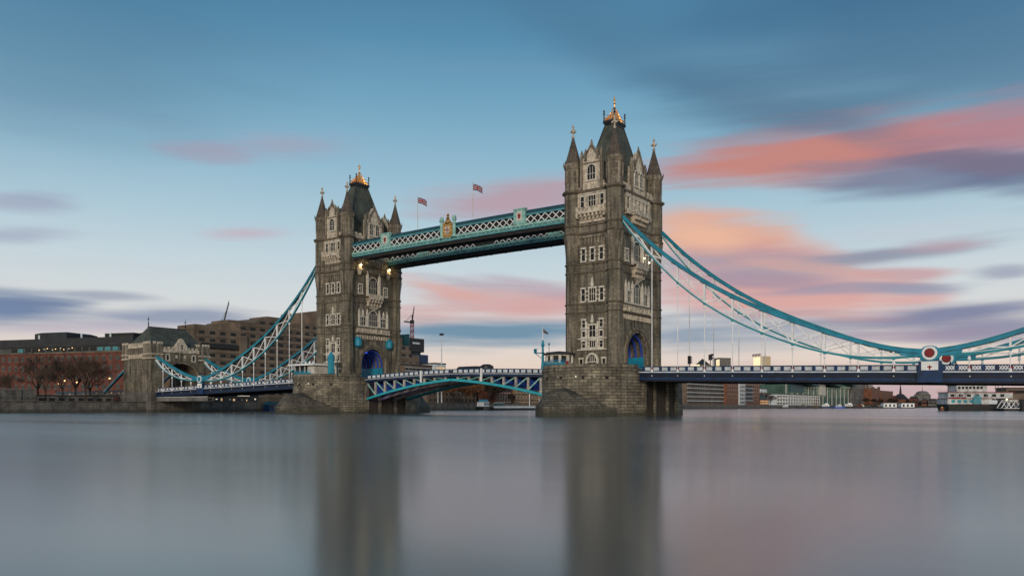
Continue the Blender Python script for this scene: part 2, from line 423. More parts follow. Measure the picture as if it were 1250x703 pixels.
def tree_copy(o, parent=None, loc=None, rz=None):
    c = o.copy(); COL.objects.link(c)
    if parent: c.parent = parent
    if loc is not None: c.location = loc
    if rz is not None: c.rotation_euler = (0, 0, rz)
    for ch in list(o.children): tree_copy(ch, c)
    return c

# ------------------------------------------------------------------ river and banks
def water_material():
    m, t, b = newmat('river_water'); n = t.nodes; l = t.links
    b.inputs['Base Color'].default_value = (.085, .10, .095, 1); b.inputs['IOR'].default_value = 1.85
    g = n.new('ShaderNodeNewGeometry')
    def nz(sx, sy, det, rot=36):
        mp = n.new('ShaderNodeMapping'); l.new(g.outputs['Position'], mp.inputs[0]); mp.inputs['Rotation'].default_value = (0, 0, R(-rot)); mp.inputs['Scale'].default_value = (sx, sy, .1)
        q = n.new('ShaderNodeTexNoise'); l.new(mp.outputs[0], q.inputs['Vector']); q.inputs['Scale'].default_value = 1; q.inputs['Detail'].default_value = det
        return q.outputs[0]
    r = n.new('ShaderNodeMapRange'); l.new(nz(.012, .05, 3), r.inputs[0]); r.inputs[1].default_value = .3; r.inputs[2].default_value = .7; r.inputs[3].default_value = .165; r.inputs[4].default_value = .24
    l.new(r.outputs[0], b.inputs['Roughness'])
    ad = n.new('ShaderNodeMath'); ad.operation = 'ADD'; l.new(nz(.16, .55, 1, 38), ad.inputs[0]); l.new(nz(.05, .16, 1, 32), ad.inputs[1])
    bp = n.new('ShaderNodeBump'); bp.inputs['Strength'].default_value = .15; bp.inputs['Distance'].default_value = .03
    l.new(ad.outputs[0], bp.inputs['Height']); l.new(bp.outputs[0], b.inputs['Normal'])
    return m
MT['water'] = water_material()
mb = MB(); mb.v = [(-9000, -9000, 0), (9000, -9000, 0), (9000, 12000, 0), (-9000, 12000, 0)]; mb.f = [(0, 1, 2, 3)]
tag(mb.build('river', 'water', loc=(0, 0, WATER_Z)), kind='structure')
mb = MB().box(-6000, -137, -3000, 9000, -3, 2.6); mb.box(-136.99, 6000, 1300, 9000, -3, 2.6)
tag(mb.build('ground', 'land'), kind='structure')
mb = MB().box(-137, -134.6, -400, 200, -3, 2.9).box(-136.6, -134.3, -400, 200, 2.9, 3.15).box(-137, -134.6, 200.02, 1299, -3, 3.0)
tag(mb.build('quay', 'quay'), kind='structure')

# ------------------------------------------------------------------ bridge piers
def pier_plan(w, s, r, n=14, tip=0):
    """half-width w, straight half-length s, rounded ends"""
    pts = []
    for i in range(n+1):
        t = -PI+PI*i/n; pts.append((w*math.cos(t), -s+(r)*math.sin(t)))
    for i in range(n+1):
        t = PI*i/n; pts.append((w*math.cos(t), s+(r)*math.sin(t)))
    return pts
def pier_uv(p):
    if abs(p.y) <= 9.4: return (p.y*(1 if p.x > 0 else -1), p.z)
    s0 = 1 if p.y > 0 else -1; a = math.atan2(abs(p.y)-9.3, p.x)
    return (s0*(9.3+11*a) if p.x*0+1 else 0, p.z)
def make_pier():
    root = thing('bridge_pier', 'southern rounded granite pier, the nearer of the two, under the taller looking tower', 'bridge pier')
    b = MB(); lv = [(-3, 11.15), (1.0, 11.0), (8.9, 10.75)]
    n = len(pier_plan(1, 1, 1)); base = 0
    for z, w in lv: b.v += [(x, y, z) for x, y in pier_plan(w, 9.3, w)]
    for k in range(len(lv)-1):
        for i in range(n): b.f.append((k*n+i, k*n+(i+1) % n, (k+1)*n+(i+1) % n, (k+1)*n+i))
    b.f.append(tuple(range(n-1, -1, -1))); b.f.append(tuple(2*n+i for i in range(n)))
    b.build('body', 'pier', root, uvf=pier_uv)
    c = MB().prism(pier_plan(10.98, 9.3, 10.98), 'z', 8.55, 8.95); c.prism(pier_plan(10.86, 9.3, 10.86), 'z', 9.0-.05, 9.2)
    c.build('coping', 'granite', root)
    # parapet ring around both rounded ends
    for sg in (-1, 1):
        p = MB(); A = []; B = []; C_ = []; D_ = []
        for i in range(19):
            t = PI*i/18; cx, sy = math.cos(t), math.sin(t)
            for lst, r, z in ((A, 10.2, 9.19), (B, 10.7, 9.19), (C_, 10.7, 9.95), (D_, 10.2, 9.95)): lst.append((r*cx, sg*(9.9+r*sy-.6), z))
        p.strip(A, B, C_, D_)
        p.build('parapet', 'pier', root)
    # pointed cutwaters at both ends
    for sg in (-1, 1):
        q = MB(); m = 16; base = []
        for i in range(m+1):
            t = i/m*2-1
            base.append((9.3*t, sg*(15.0+13.2*(1-abs(t)**1.7))))
        apex = []
        for i in range(m+1):
            t = i/m*2-1
            apex.append((5.6*t, sg*(18.9-3.6*t*t), 5.4*(1-abs(t)**1.5)**.8))
        for z in (-3, 1.3): q.v += [(x, y, z) for x, y in base]
        q.v += [(.66*x+.34*a[0], .66*y+.34*a[1], max(1.35, 1.3+a[2]*.60)) for (x, y), a in zip(base, apex)]
        q.v += [(a[0], a[1], max(1.4, a[2])) for a in apex]
        for k in range(3):
            for i in range(m): q.f.append((k*(m+1)+i, k*(m+1)+i+1, (k+1)*(m+1)+i+1, (k+1)*(m+1)+i))
        for k in range(3):
            q.f.append((k*(m+1), (k+1)*(m+1), (k+1)*(m+1)+m, k*(m+1)+m))
        q.build('cutwater', 'cutwater', root, uvf=lambda p: (p.x*1.2+p.y*.3, p.z*1.25))
    # pilasters on the channel faces, mooring rings and a small lamp
    for sx in (-1, 1):
        for y in (-7.5, -3, 3, 7.5):
            MB().box(sx*10.8 if sx > 0 else -11.4, 11.4 if sx > 0 else -10.8, y-.5, y+.5, -3, 7.4).build('pilaster', 'pier', root)
        MB().box(*((11.06, 11.2) if sx > 0 else (-11.2, -11.06)), -6.95, 6.95, -2.5, 7.38).build('shade_panel', 'shade_panel', root)  # dark sheet painting in the shade on the pier face below the bascule
        MB().box(*( (10.8, 11.55) if sx > 0 else (-11.55, -10.8)), -9, 9, 7.41, 7.9).build('ledge', 'granite', root)
    for a in (-100, -78, -58):
        x, y = 10.85*math.cos(R(a)), -9.3+10.85*math.sin(R(a))
        MB().sphere((x, y, 7.4), .16).build('marker_lamp', 'cream' if a != -78 else 'winwhite', root)
    for a in (-120, -96, -70, -45):
        x, y = 10.8*math.cos(R(a)), -9.3+10.8*math.sin(R(a))
        MB().box(x-.22, x+.22, y-.22, y+.22, 7.0, 7.5).build('drain', 'dark', root)
    return root
TX = 41.0
pierS = make_pier(); pierS.location = (TX, 0, 0)
pierN = tree_copy(pierS); pierN.location = (-TX, 0, 0)
pierN['label'] = 'northern rounded granite pier, the farther and smaller looking one'
for p in (pierS, pierN): p['group'] = 'granite river piers'

# ------------------------------------------------------------------ windows
_win = {}
def window(w, h, lights=2, head='flat', transom=True, quoin=True):
    k = (w, h, lights, head, transom, quoin)
    if k in _win: return tree_copy(_win[k])
    f = MB(); j = .19
    f.box(-w/2-j, -w/2, -.13, .05, 0, h); f.box(w/2, w/2+j, -.13, .05, 0, h)
    if quoin:
        nq = max(2, int(h/.75))
        for i in range(nq):
            z = (i+.15)*h/nq
            f.box(-w/2-j-.22, -w/2-j+.01, -.11, .05, z, z+h/nq*.5); f.box(w/2+j-.01, w/2+j+.22, -.11, .05, z, z+h/nq*.5)
    f.box(-w/2-j-.1, w/2+j+.1, -.3, .05, -.3, -.002)
    if head == 'flat': f.box(-w/2-j-.08, w/2+j+.08, -.27, .05, h+.002, h+.34)
    else:
        n = 10; hh = w*.52 if head == 'arch' else w*.62
        def arc(r): return [(-(w/2+r)*math.cos(PI*i/n), h+(hh+r)*(math.sin(PI*i/n)**(.9 if head == 'arch' else 1.25))) for i in range(n+1)]
        o, i_ = arc(j), arc(0)
        f.strip([(x, -.15, z) for x, z in i_], [(x, -.15, z) for x, z in o], [(x, .05, z) for x, z in o], [(x, .05, z) for x, z in i_])
    for i in range(1, lights):
        x = -w/2+w*i/lights; f.box(x-.05, x+.05, -.09, .02, .001, h+(0 if head == 'flat' else .3*w))
    if transom: f.box(-w/2+.001, w/2-.001, -.08, .02, h*.56, h*.56+.09)
    fo = f.build('window', 'frame')
    g = MB()
    if head == 'flat': g.box(-w/2, w/2, -.03, .04, .001, h)
    else:
        pts = [(-w/2, .001)]+[(x, z) for x, z in i_]+[(w/2, .001)]
        g.prism(pts, 'y', -.03, .04)
    g.build('pane', 'glass', fo)
    _win[k] = fo; PROTO.append(fo)
    return tree_copy(fo)
PROTO = []
FACES = {'W': (0, lambda a, z: (a, -9.5, z)), 'S': (PI/2, lambda a, z: (5.5, a, z)), 'E': (PI, lambda a, z: (-a, 9.5, z)), 'N': (-PI/2, lambda a, z: (-5.5, -a, z))}

# ------------------------------------------------------------------ towers
def rot_face(mbx, face):
    rz, fn = FACES[face]; M_ = Matrix.Rotation(rz, 3, 'Z')
    return rz, fn(0, 0)
def on_face(mbx, name, m, root, face):
    rz, loc = rot_face(mbx, face)
    return (mbx.build_split if name in ('niche', 'pilaster', 'stone_band', 'arcade', 'carved_band') else mbx.build)(name, m, root, loc=loc, rz=rz)
def arch_pts(w, spring, rise, n=18, e=1.0):
    return [(-w*math.cos(PI*i/n), spring+rise*math.sin(PI*i/n)**e) for i in range(n+1)]
def finial(root, x, y, z, s=1.0, m='light', name='finial'):
    b = MB().lathe([(z-.5, .10*s), (z, .14*s), (z+.35*s, .34*s), (z+.6*s, .16*s), (z+1.0*s, .12*s)], x, y, 6)
    b.box(x-.62*s, x+.62*s, y-.13*s, y+.13*s, z+1.15*s, z+1.45*s); b.box(x-.13*s, x+.13*s, y-.62*s, y+.62*s, z+1.16*s, z+1.44*s)
    b.box(x-.14*s, x+.14*s, y-.14*s, y+.14*s, z+.9*s, z+2.1*s); b.sphere((x, y, z+2.2*s), .26*s, 6, 4)
    b.tube((x, y, z+2.3*s), (x, y, z+2.8*s), .08*s, .03*s, 5)
    return b.build(name, m, root)
def make_tower():
    root = thing('bridge_tower', '', 'bridge tower')
    # main walls with the road arch running through along x
    def walls(z0, z1, arch=None):
        if arch:
            w, sp, rise = arch
            poly = [(-9.5, z0), (-w, z0)]+arch_pts(w, sp, rise)+[(w, z0), (9.5, z0), (9.5, z1), (-9.5, z1)]
            return MB().prism(poly, 'x', -5.5, 5.5)
        return MB().box(-5.5, 5.5, -9.5, 9.5, z0, z1)
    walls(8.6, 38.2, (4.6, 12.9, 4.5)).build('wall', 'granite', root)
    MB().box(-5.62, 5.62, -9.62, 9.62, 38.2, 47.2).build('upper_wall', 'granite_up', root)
    MB().box(-5.3, 5.3, -9.3, 9.3, 47.2, 47.6).build('roof_walk', 'slate', root)
    # plinth
    p = MB()
    for sy in (-1, 1):
        p.box(-5.72, 5.72, *sorted((sy*4.9, sy*9.72)), 8.7, 10.3); p.box(-5.62, 5.62, *sorted((sy*4.8, sy*9.62)), 10.3, 10.6)
    p.build_split('plinth', 'granite', root)
    # string courses
    for z, h, pr in ((21.3, .28, .22), (23.05, .34, .3), (29.8, .28, .22), (31.6, .34, .3), (38.1, .4, .3), (39.8, .3, .34), (46.95, .5, .5)):
        b = MB().box(-5.5-pr, 5.5+pr, -9.5-pr, 9.5+pr, z, z+h)
        b.build('string_course', 'string', root)
    # corner turrets
    for sx in (-1, 1):
        for sy in (-1, 1):
            x, y = sx*5.1, sy*9.1
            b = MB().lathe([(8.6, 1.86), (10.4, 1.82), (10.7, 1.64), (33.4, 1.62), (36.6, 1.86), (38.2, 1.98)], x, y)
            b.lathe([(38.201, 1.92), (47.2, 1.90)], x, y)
            t = b.build('turret', 'granite', root)
            s_ = MB()
            for z, h, pr in ((21.3, .28, .2), (23.05, .34, .27), (29.8, .28, .2), (31.6, .34, .27)):
                s_.lathe([(z+.001, 1.64+pr*.4), (z+h*.5, 1.64+pr), (z+h-.001, 1.64+pr*.6)], x, y)
            s_.lathe([(38.05, 2.02), (38.3, 2.2), (38.55, 2.02)], x, y); s_.lathe([(39.75, 2.0), (39.95, 2.2), (40.2, 1.95)], x, y)
            s_.lathe([(46.8, 1.95), (47.1, 2.4), (47.5, 2.42), (47.7, 1.9)], x, y)
            s_.build_split('string_course', 'string', t)
            # gothic points carved in the flare
            g = MB()
            for k in range(8):
                a = 2*PI*k/8
                for dz, ww in ((0, .62),):
                    c, s0 = math.cos(a), math.sin(a)
                    def P3(u, z, r): return (x+c*r-s0*u, y+s0*r+c*u, z)
                    r0 = 1.62*.93; bb = len(g.v)
                    g.v += [P3(-ww, 36.9, 1.78), P3(ww, 36.9, 1.78), P3(0, 33.6, 1.55), P3(-ww, 37.9, 1.98), P3(ww, 37.9, 1.98), P3(-ww*.4, 36.9, 1.95), P3(ww*.4, 36.9, 1.95)]
                    g.f += [(bb, bb+2, bb+5), (bb+5, bb+2, bb+6), (bb+6, bb+2, bb+1), (bb, bb+5, bb+3), (bb+5, bb+6, bb+4, bb+3), (bb+6, bb+1, bb+4)]
            g.build('corbel', 'granite_up', t)
            u = MB().lathe([(47.6, 1.78), (49.2, 1.76), (49.3, 1.68), (52.3, 1.68), (52.45, 1.85), (53.1, 2.12), (53.5, 2.12)], x, y)
            for k in range(8):      # blind tracery ribs on the upper stage
                a = 2*PI*k/8+PI/8; u.bar((x+1.7*math.cos(a), y+1.7*math.sin(a), 49.3), (x+1.7*math.cos(a), y+1.7*math.sin(a), 52.3), .2)
            u.build('turret_head', 'light' if False else 'granite_up', t)
            d = MB()
            for k in range(8):
                a = 2*PI*k/8; c, s0 = math.cos(a), math.sin(a)
                for zz in (49.6, 50.9): d.bar((x+1.565*c, y+1.565*s0, zz), (x+1.565*c, y+1.565*s0, zz+1.0), .55, .04, up=(c, s0, 0))
            d.build_split('slit', 'string', t)
            dn = MB()
            for k in range(8):
                a = 2*PI*k/8+PI/8; dn.tube((x+2.08*math.cos(a), y+2.08*math.sin(a), 53.4), (x+2.08*math.cos(a), y+2.08*math.sin(a), 54.3), .14, .03, 4)
            sp = MB().lathe([(53.5, 1.86), (55.5, 1.28), (57.5, .72), (59.5, .2), (59.6, .12)], x, y)
            sp.add(dn)
            q = sp.build('spire', 'cone', t)
            finial(q, x, y, 59.3, 1.15)
    # parapets, crenellated
    for f_, half, n in (('W', 3.3, 4), ('E', 3.3, 4), ('S', 7.3, 9), ('N', 7.3, 9)):
        b = MB().box(-half, half, -.32, .1, 47.45, 48.2)
        for i in range(n):
            a = -half+(2*half)*(i+.5)/n; b.box(a-.42, a+.42, -.32, .1, 48.201, 48.9)
        b.box(-half, half, -.4, -.321, 47.9, 48.05)
        on_face(b, 'parapet', 'light', root, f_)
    # steep hipped roof with lantern and gilded crown
    rf = MB().frustum(47.5, 4.5, 7.7, 52, 3.55, 6.1); rf.frustum(52.001, 3.53, 6.08, 63.6, 1.05, 2.05)
    rfo = rf.build('roof', 'slate', root)
    hp = MB()
    for sx in (-1, 1):
        for sy in (-1, 1): hp.bar((sx*3.55, sy*6.1, 52), (sx*1.07, sy*2.07, 63.6), .22).bar((sx*4.5, sy*7.7, 47.6), (sx*3.55, sy*6.1, 52), .22)
    hp.build('hip_ridge', 'metalroof', rfo)
    MB().frustum(63.0, 1.15, 2.15, 63.7, 1.35, 2.4).frustum(63.701, 1.5, 2.55, 64.3, 1.45, 2.5).build('roof_platform', 'black', root)
    cr = MB()
    for sx in (-1, 1):
        for k in range(9):
            y = -2.2+4.4*k/8; h = 1.3+1.6*(1-abs(k-4)/4)
            cr.bar((sx*1.2, y, 64.3), (sx*.55, y*.62, 64.3+h), .13); 
        cr.bar((sx*1.22, -2.2, 64.9), (sx*1.22, 2.2, 64.9), .16); cr.bar((sx*.9, -1.8, 65.7), (sx*.9, 1.8, 65.7), .13)
    for sy in (-1, 1):
        for k in range(5):
            x = -1.1+2.2*k/4; h = 1.4+1.4*(1-abs(k-2)/2); cr.bar((x, sy*2.2, 64.3), (x*.4, sy*.9, 64.3+h), .13)
        cr.bar((-1.2, sy*2.22, 64.9), (1.2, sy*2.22, 64.9), .16)
    cr.frustum(64.3, .35, .6, 67.3, .14, .18); cr.lathe([(67.2, .2), (67.5, .38), (67.8, .15), (68.4, .1), (68.55, .28), (68.8, .12), (69.3, .1)], 0, 0, 6)
    cro = cr.build('crown', 'gold', root)
    f = MB().box(-.09, .09, -.55, .55, 69.1, 69.35); f.box(-.09, .09, -.09, .09, 68.9, 70.1); f.build('cross', 'gold', cro)
    for sx in (-1, 1):
        for sy in (-1, 1):
            MB().lathe([(64.3, .16), (65.6, .12), (65.7, .26), (65.95, .12), (66.4, .22), (66.7, .05)], sx*1.3, sy*2.35, 6).build('spike', 'black', root)
    # gables
    def gable(face, hw, zs, zp, wins):
        b = MB()
        b.prism([(-hw, 47.5), (hw, 47.5), (hw, zs), (hw*.62, zs+.2), (.22, zp), (-.22, zp), (-hw*.62, zs+.2), (-hw, zs)], 'y', -.45, .55)
        rz, loc = rot_face(b, face)
        g = b.build('gable', 'light', root, loc=loc, rz=rz)
        k = MB()
        for s0 in (-1, 1):
            for a, z, h in ((hw+.05, 47.6, zs-46.9), (hw*.62, zs-.6, 1.5)):
                k.box(s0*a-.28, s0*a+.28, -.7, -.1, z, z+h); k.frustum(z+h, .3, .3, z+h+1.1, .04, .04, s0*a, -.4)
            k.bar((s0*(hw*.66), -.6, zs+.3), (0, -.6, zp+.15), .32, .3)
        k.frustum(zp-.1, .3, .3, zp+1.3, .05, .05, 0, -.4)
        k.box(-hw, hw, -.58, -.451, zs-1.3, zs-1.05)
        k.build_split('pinnacle', 'granite_up', g)
        # roof running back into the main slope
        r_ = MB().prism([(-hw+.2, zs-1.0), (0, zp-.6), (hw-.2, zs-1.0)], 'y', .551, 3.6 if face in 'WE' else 2.6)
        r_.box(-hw+.25, hw-.25, .552, 3.0 if face in 'WE' else 2.2, 47.6, zs-1.001)
        r_.build('dormer_roof', 'slate', g)
        tr = MB()
        for i in range(5):
            a = (-2+i)*hw*.2; tr.box(a-.06, a+.06, -.52, -.451, zs-.9, zs+.1+(2-abs(i-2))*(zp-zs)*.28)
        tr.build('tracery', 'frame', g)
        for (a, w, z, h, n) in wins:
            o = window(w, h, n, 'arch', True, False); o.parent = g; o.location = (a, -.452, z)
    gable('W', 2.35, 54.2, 56.7, [(0, 1.9, 49.4, 2.2, 3)]); gable('E', 2.35, 54.2, 56.7, [(0, 1.9, 49.4, 2.2, 3)])
    for f_ in 'SN': gable(f_, 3.1, 53.0, 56.6, [(-1.15, 1.25, 48.9, 2.6, 2), (1.15, 1.25, 48.9, 2.6, 2)])
    # ---- windows
    def put(face, a, z, w, h, **k):
        o = window(w, h, **k); o.parent = root; rz, fn = FACES[face]
        p = Vector(fn(a, z))
        if z > 38.3:
            d = {'W': (0, -.13, 0), 'E': (0, .13, 0), 'S': (.13, 0, 0), 'N': (-.13, 0, 0)}[face]; p += Vector(d)
        o.location = p; o.rotation_euler = (0, 0, rz); return o
    def orn(b, a, z, h):   # canopied niche ornament above a window
        b.box(a-.22, a+.22, -.3, .03, z, z+h*.45); b.box(a-.4, a+.4, -.34, -.301+.25, z+h*.18, z+h*.3); b.frustum(z+h*.45, .3, .18, z+h, .04, .04, a, -.15)
    for f_ in 'WE':
        # top storey panel
        b = MB()
        for a in (-3.35, -1.45, 1.45, 3.35): b.box(a-.24, a+.24, -.42, -.1, 43.0, 46.9)
        b.box(-3.6, 3.6, -.36, -.1, 46.55, 46.88)
        on_face(b, 'pilaster', 'light', root, f_)
        for a, w in ((-2.4, .8), (0, 1.75), (2.4, .8)): put(f_, a, 43.75, w, 2.35, lights=3 if w > 1 else 1, quoin=False)
        b = MB().box(-3.3, 3.3, -1.1, -.1, 42.35, 42.62).box(-3.2, 3.2, -1.05, -.9, 42.62, 43.5).box(-3.3, 3.3, -1.12, -.86, 43.5, 43.68)
        for s0 in (-1, 1): b.box(s0*3.3-.22, s0*3.3+.22, -1.15, -.1, 41.4, 43.9)
        for i in range(6):
            a = -2.4+i*.96; b.box(a-.2, a+.2, -.95, -.1, 41.7, 42.35); b.box(a-.18, a+.18, -.6, -.1, 41.0, 41.7)
        b.box(-3.1, 3.1, -.35, -.1, 40.5, 41.0)
        on_face(b, 'balcony', 'light', root, f_)
        # blind arcade
        b = MB().box(-3.5, 3.5, -.42, .02, 37.3, 37.75)
        for i in range(9):
            a = -3.2+i*.8; b.box(a-.17, a+.17, -.36, .02, 36.1, 37.3); b.frustum(35.7, .05, .05, 36.1, .17, .17, a, -.17)
        on_face(b, 'arcade', 'granite_up', root, f_)
        for a in (-2.2, 0, 2.2): put(f_, a, 32.45, .82, 2.5, lights=1)
        for a, w in ((-2.25, .8), (0, 1.5), (2.25, .8)): put(f_, a, 23.85, w, 2.6, lights=3 if w > 1 else 1)
        b = MB(); orn(b, 0, 26.85, 2.0)
        on_face(b, 'niche', 'frame', root, f_)
        # lower group
        for a in (-2.15, 2.15):
            put(f_, a, 18.25, .72, 1.5, lights=1, quoin=False); put(f_, a, 16.25, .72, 1.15, lights=1, quoin=False, transom=False); put(f_, a, 13.95, .72, 1.35, lights=1, quoin=False)
            put(f_, a*1.3, 10.35, .7, 1.15, lights=1, quoin=False, transom=False)
        put(f_, 0, 16.2, 1.5, 2.4, lights=2); put(f_, 0, 13.95, 1.4, 1.4, lights=3, transom=False)
        b = MB().box(-3.6, 3.6, -.38, .02, 15.72, 15.9).box(-3.6, 3.6, -.42, .02, 13.36, 13.6); orn(b, 0, 19.1, 1.9)
        for a in (-1.35, 1.35): b.box(a-.16, a+.16, -.33, .02, 13.61, 19.4)
        on_face(b, 'stone_band', 'frame', root, f_)
        # doorway
        n = 12; o_ = arch_pts(1.55, 10.9, 1.9, n); i_ = arch_pts(1.15, 10.9, 1.5, n)
        b = MB().strip([(x, -.4, z) for x, z in i_], [(x, -.4, z) for x, z in o_], [(x, .02, z) for x, z in o_], [(x, .02, z) for x, z in i_])
        b.box(-1.55, -1.15, -.4, .02, 9.2, 10.9).box(1.15, 1.55, -.4, .02, 9.2, 10.9).box(-1.14, 1.14, -.3, .02, 10.75, 10.95)
        for a in (-.5, 0, .5): b.box(a-.06, a+.06, -.22, .02, 10.95, 12.2)
        d = on_face(b, 'doorway', 'frame', root, f_)
        MB().prism([(-1.16, 9.2)]+arch_pts(1.16, 10.9, 1.5, 12)+[(1.16, 9.2)], 'y', -.1, .03).build('door', 'black', d)
    for f_ in 'SN':
        b = MB()
        for i in range(7):
            a = -5.25+i*1.75; b.box(a-.22, a+.22, -.42, -.1, 42.9, 46.9)
        b.box(-5.5, 5.5, -.36, -.1, 46.55, 46.88)
        on_face(b, 'pilaster', 'light', root, f_)
        for i in range(6): put(f_, -4.375+i*1.75, 43.6, .82, 2.5, lights=1 if i in (0, 5) else 2, quoin=False)
        b = MB().box(-5.6, 5.6, -.8, -.1, 42.35, 42.62).box(-3.3, 3.3, -1.7, -.8, 42.36, 42.61).box(-3.3, 3.3, -1.7, -1.5, 42.62, 43.5).box(-5.5, -3.3, -.78, -.6, 42.62, 43.4).box(3.3, 5.5, -.78, -.6, 42.62, 43.4)
        for i in range(7):
            a = -2.7+i*.9; b.box(a-.2, a+.2, -1.5, -.1, 41.5, 42.35); b.box(a-.18, a+.18, -.9, -.1, 40.7, 41.5)
        on_face(b, 'balcony', 'light', root, f_)
        put(f_, 0, 32.6, 3.2, 2.9, lights=4, head='arch', quoin=False)
        for a in (-4.75, 4.75): put(f_, a, 32.5, 1.1, 2.3, lights=2)
        b = MB()
        for a in (-2.25, 2.25): b.box(a-.3, a+.3, -.45, .02, 31.9, 37.4); b.frustum(37.4, .32, .25, 38.9, .04, .04, a, -.2)
        on_face(b, 'pilaster', 'frame', root, f_)
        b = MB().box(-2.7, 2.7, -1.5, .02, 31.0, 31.3).box(-2.65, 2.65, -1.5, -1.3, 31.3, 32.3).box(-2.72, 2.72, -1.56, -1.24, 32.3, 32.45)
        for i in range(5):
            a = -2.2+i*1.1; b.box(a-.2, a+.2, -1.3, .02, 30.2, 31.0); b.box(a-.18, a+.18, -.8, .02, 29.2, 30.2)
        b.frustum(28.2, .5, .1, 29.3, 2.2, .5, 0, -.1)
        on_face(b, 'balcony', 'light', root, f_)
        put(f_, 0, 23.7, 3.0, 2.7, lights=4, head='arch', quoin=False)
        for a in (-3.9, 3.9): put(f_, a, 23.7, 1.9, 2.3, lights=3, quoin=False)
        b = MB()
        for a in (-5.3, -2.3, 2.3, 5.3): b.box(a-.25, a+.25, -.4, .02, 23.4, 27.2); b.frustum(27.2, .27, .22, 28.4, .04, .04, a, -.18)
        orn(b, -3.9, 26.4, 1.8); orn(b, 3.9, 26.4, 1.8)
        on_face(b, 'niche', 'frame', root, f_)
        b = MB().box(-6.2, 6.2, -.35, .02, 21.65, 22.95)
        for i in range(13):
            a = -6+i; b.box(a-.12, a+.12, -.5, -.351, 21.7, 22.9)
        b.box(-6.3, 6.3, -.5, -.3501, 22.75, 22.951); b.box(-6.3, 6.3, -.5, -.3502, 21.64, 21.8)
        for i in range(14):
            a = -5.85+i*.9; b.box(a-.18, a+.18, -.4, .02, 20.0, 21.0)
        on_face(b, 'carved_band', 'light', root, f_)
        # archivolts
        for k, (w0, w1, pr) in enumerate(((4.62, 5.0, -.32), (5.0, 5.4, -.5), (5.4, 5.85, -.36))):
            n = 20; o_ = arch_pts(w1, 12.9, 4.5+(w1-4.6), n); i_ = arch_pts(w0, 12.9, 4.5+(w0-4.6), n)
            b = MB().strip([(x, pr, z) for x, z in i_], [(x, pr, z) for x, z in o_], [(x, .02, z) for x, z in o_], [(x, .02, z) for x, z in i_])
            for s0 in (-1, 1): b.box(*sorted((s0*w0, s0*w1)), pr, .02, 10.61, 12.9)
            on_face(b, 'archivolt', 'granite_up' if k != 1 else 'string', root, f_)
        # blue steel portal ribs and teal side panels inside the archway
    for i in range(7):
        x = -4.5+i*1.5; n = 16; o_ = arch_pts(4.58, 12.9, 4.45, n); i_ = arch_pts(4.15, 12.7, 4.2, n)
        b = MB().strip([(x-.12, y, z) for y, z in i_], [(x-.12, y, z) for y, z in o_], [(x+.12, y, z) for y, z in o_], [(x+.12, y, z) for y, z in i_])
        b.box(x-.12, x+.12, -4.58, -4.12, 8.7, 12.8).box(x-.12, x+.12, 4.12, 4.58, 8.7, 12.8)
        b.build('portal_rib', 'blue', root)
    for s0 in (-1, 1):
        b = MB().box(-5.2, 5.2, *sorted((s0*3.85, s0*3.99)), 8.9, 12.3)
        for i in range(9): b.box(-5.1+i*1.24, -4.95+i*1.24, *sorted((s0*3.75, s0*3.85)), 8.9, 11.6)
        b.build('side_panel', 'teal', root)
    for x in (-2.3, 2.3):
        MB().box(x-.8, x+.8, -.18, .18, 16.4, 16.6).build('arch_light', 'bluelamp', root)
    return root
towerS = make_tower(); towerS.location = (TX, 0, 0)
towerN = tree_copy(towerS); towerN.location = (-TX, 0, 0); towerN.rotation_euler = (0, 0, 0)
towerS['label'] = 'southern stone tower with gilded crown, the nearer and larger looking of the pair'
towerN['label'] = 'northern stone tower with gilded crown, the farther one left of the high walkways'
for t in (towerS, towerN): t['group'] = 'gothic stone bridge towers'
for t in (towerS, towerN):
    for dx in (-3.4, 0, 3.4):
        l = bpy.data.lights.new('arch_lamp_light', 'POINT'); l.energy = 14; l.color = (.10, .24, 1); l.shadow_soft_size = .4
        o = bpy.data.objects.new('arch_lamp_light', l); COL.objects.link(o); o.location = (dx, 0, 15.6); o.parent = t
# floodlights and teal bosses on the river-facing sides; lamps on the southern balcony
for t, sx in ((towerS, -1), (towerN, 1)):
    for sy in (-1, 1):
        x0 = sx*5.5
        b = MB().box(*sorted((x0, x0+sx*.9)), sy*5.4-.7, sy*5.4+.7, 38.9, 39.3); b.frustum(37.4, .15, .3, 38.9, .55, .6, x0+sx*.45, sy*5.4); b.box(*sorted((x0+sx*.1, x0+sx*.7)), sy*5.4-.55, sy*5.4+.55, 39.3, 40.3)
        c = b.build('corbel', 'light', t)
        MB().sphere((x0+sx*1.0, sy*5.4, 40.1), .28).build('lamp', 'lampw', c)
        l = bpy.data.lights.new('flood_lamp', 'POINT'); l.energy = 110; l.color = (1, .72, .35); l.shadow_soft_size = .3
        o = bpy.data.objects.new('flood_lamp', l); COL.objects.link(o); o.location = (x0+sx*1.4, sy*5.4, 40.0); o.parent = t
        q = MB().lathe([(17.5, .35), (18.0, 1.05), (19.4, 1.15), (20.2, .8), (20.5, .3)], x0+sx*.3, sy*5.9, 8)
        q.build('boss', 'teal', t)
for sy, z in ((.9, 33.6), (3.2, 33.0)):
    MB().sphere((6.9, sy, z), .2).build('lamp', 'lampw', towerS)
l = bpy.data.lights.new('balcony_lamp', 'POINT'); l.energy = 45; l.color = (1, .8, .5); l.shadow_soft_size = .2
o = bpy.data.objects.new('balcony_lamp', l); COL.objects.link(o); o.location = (7.3, 2.2, 33.4); o.parent = towerS

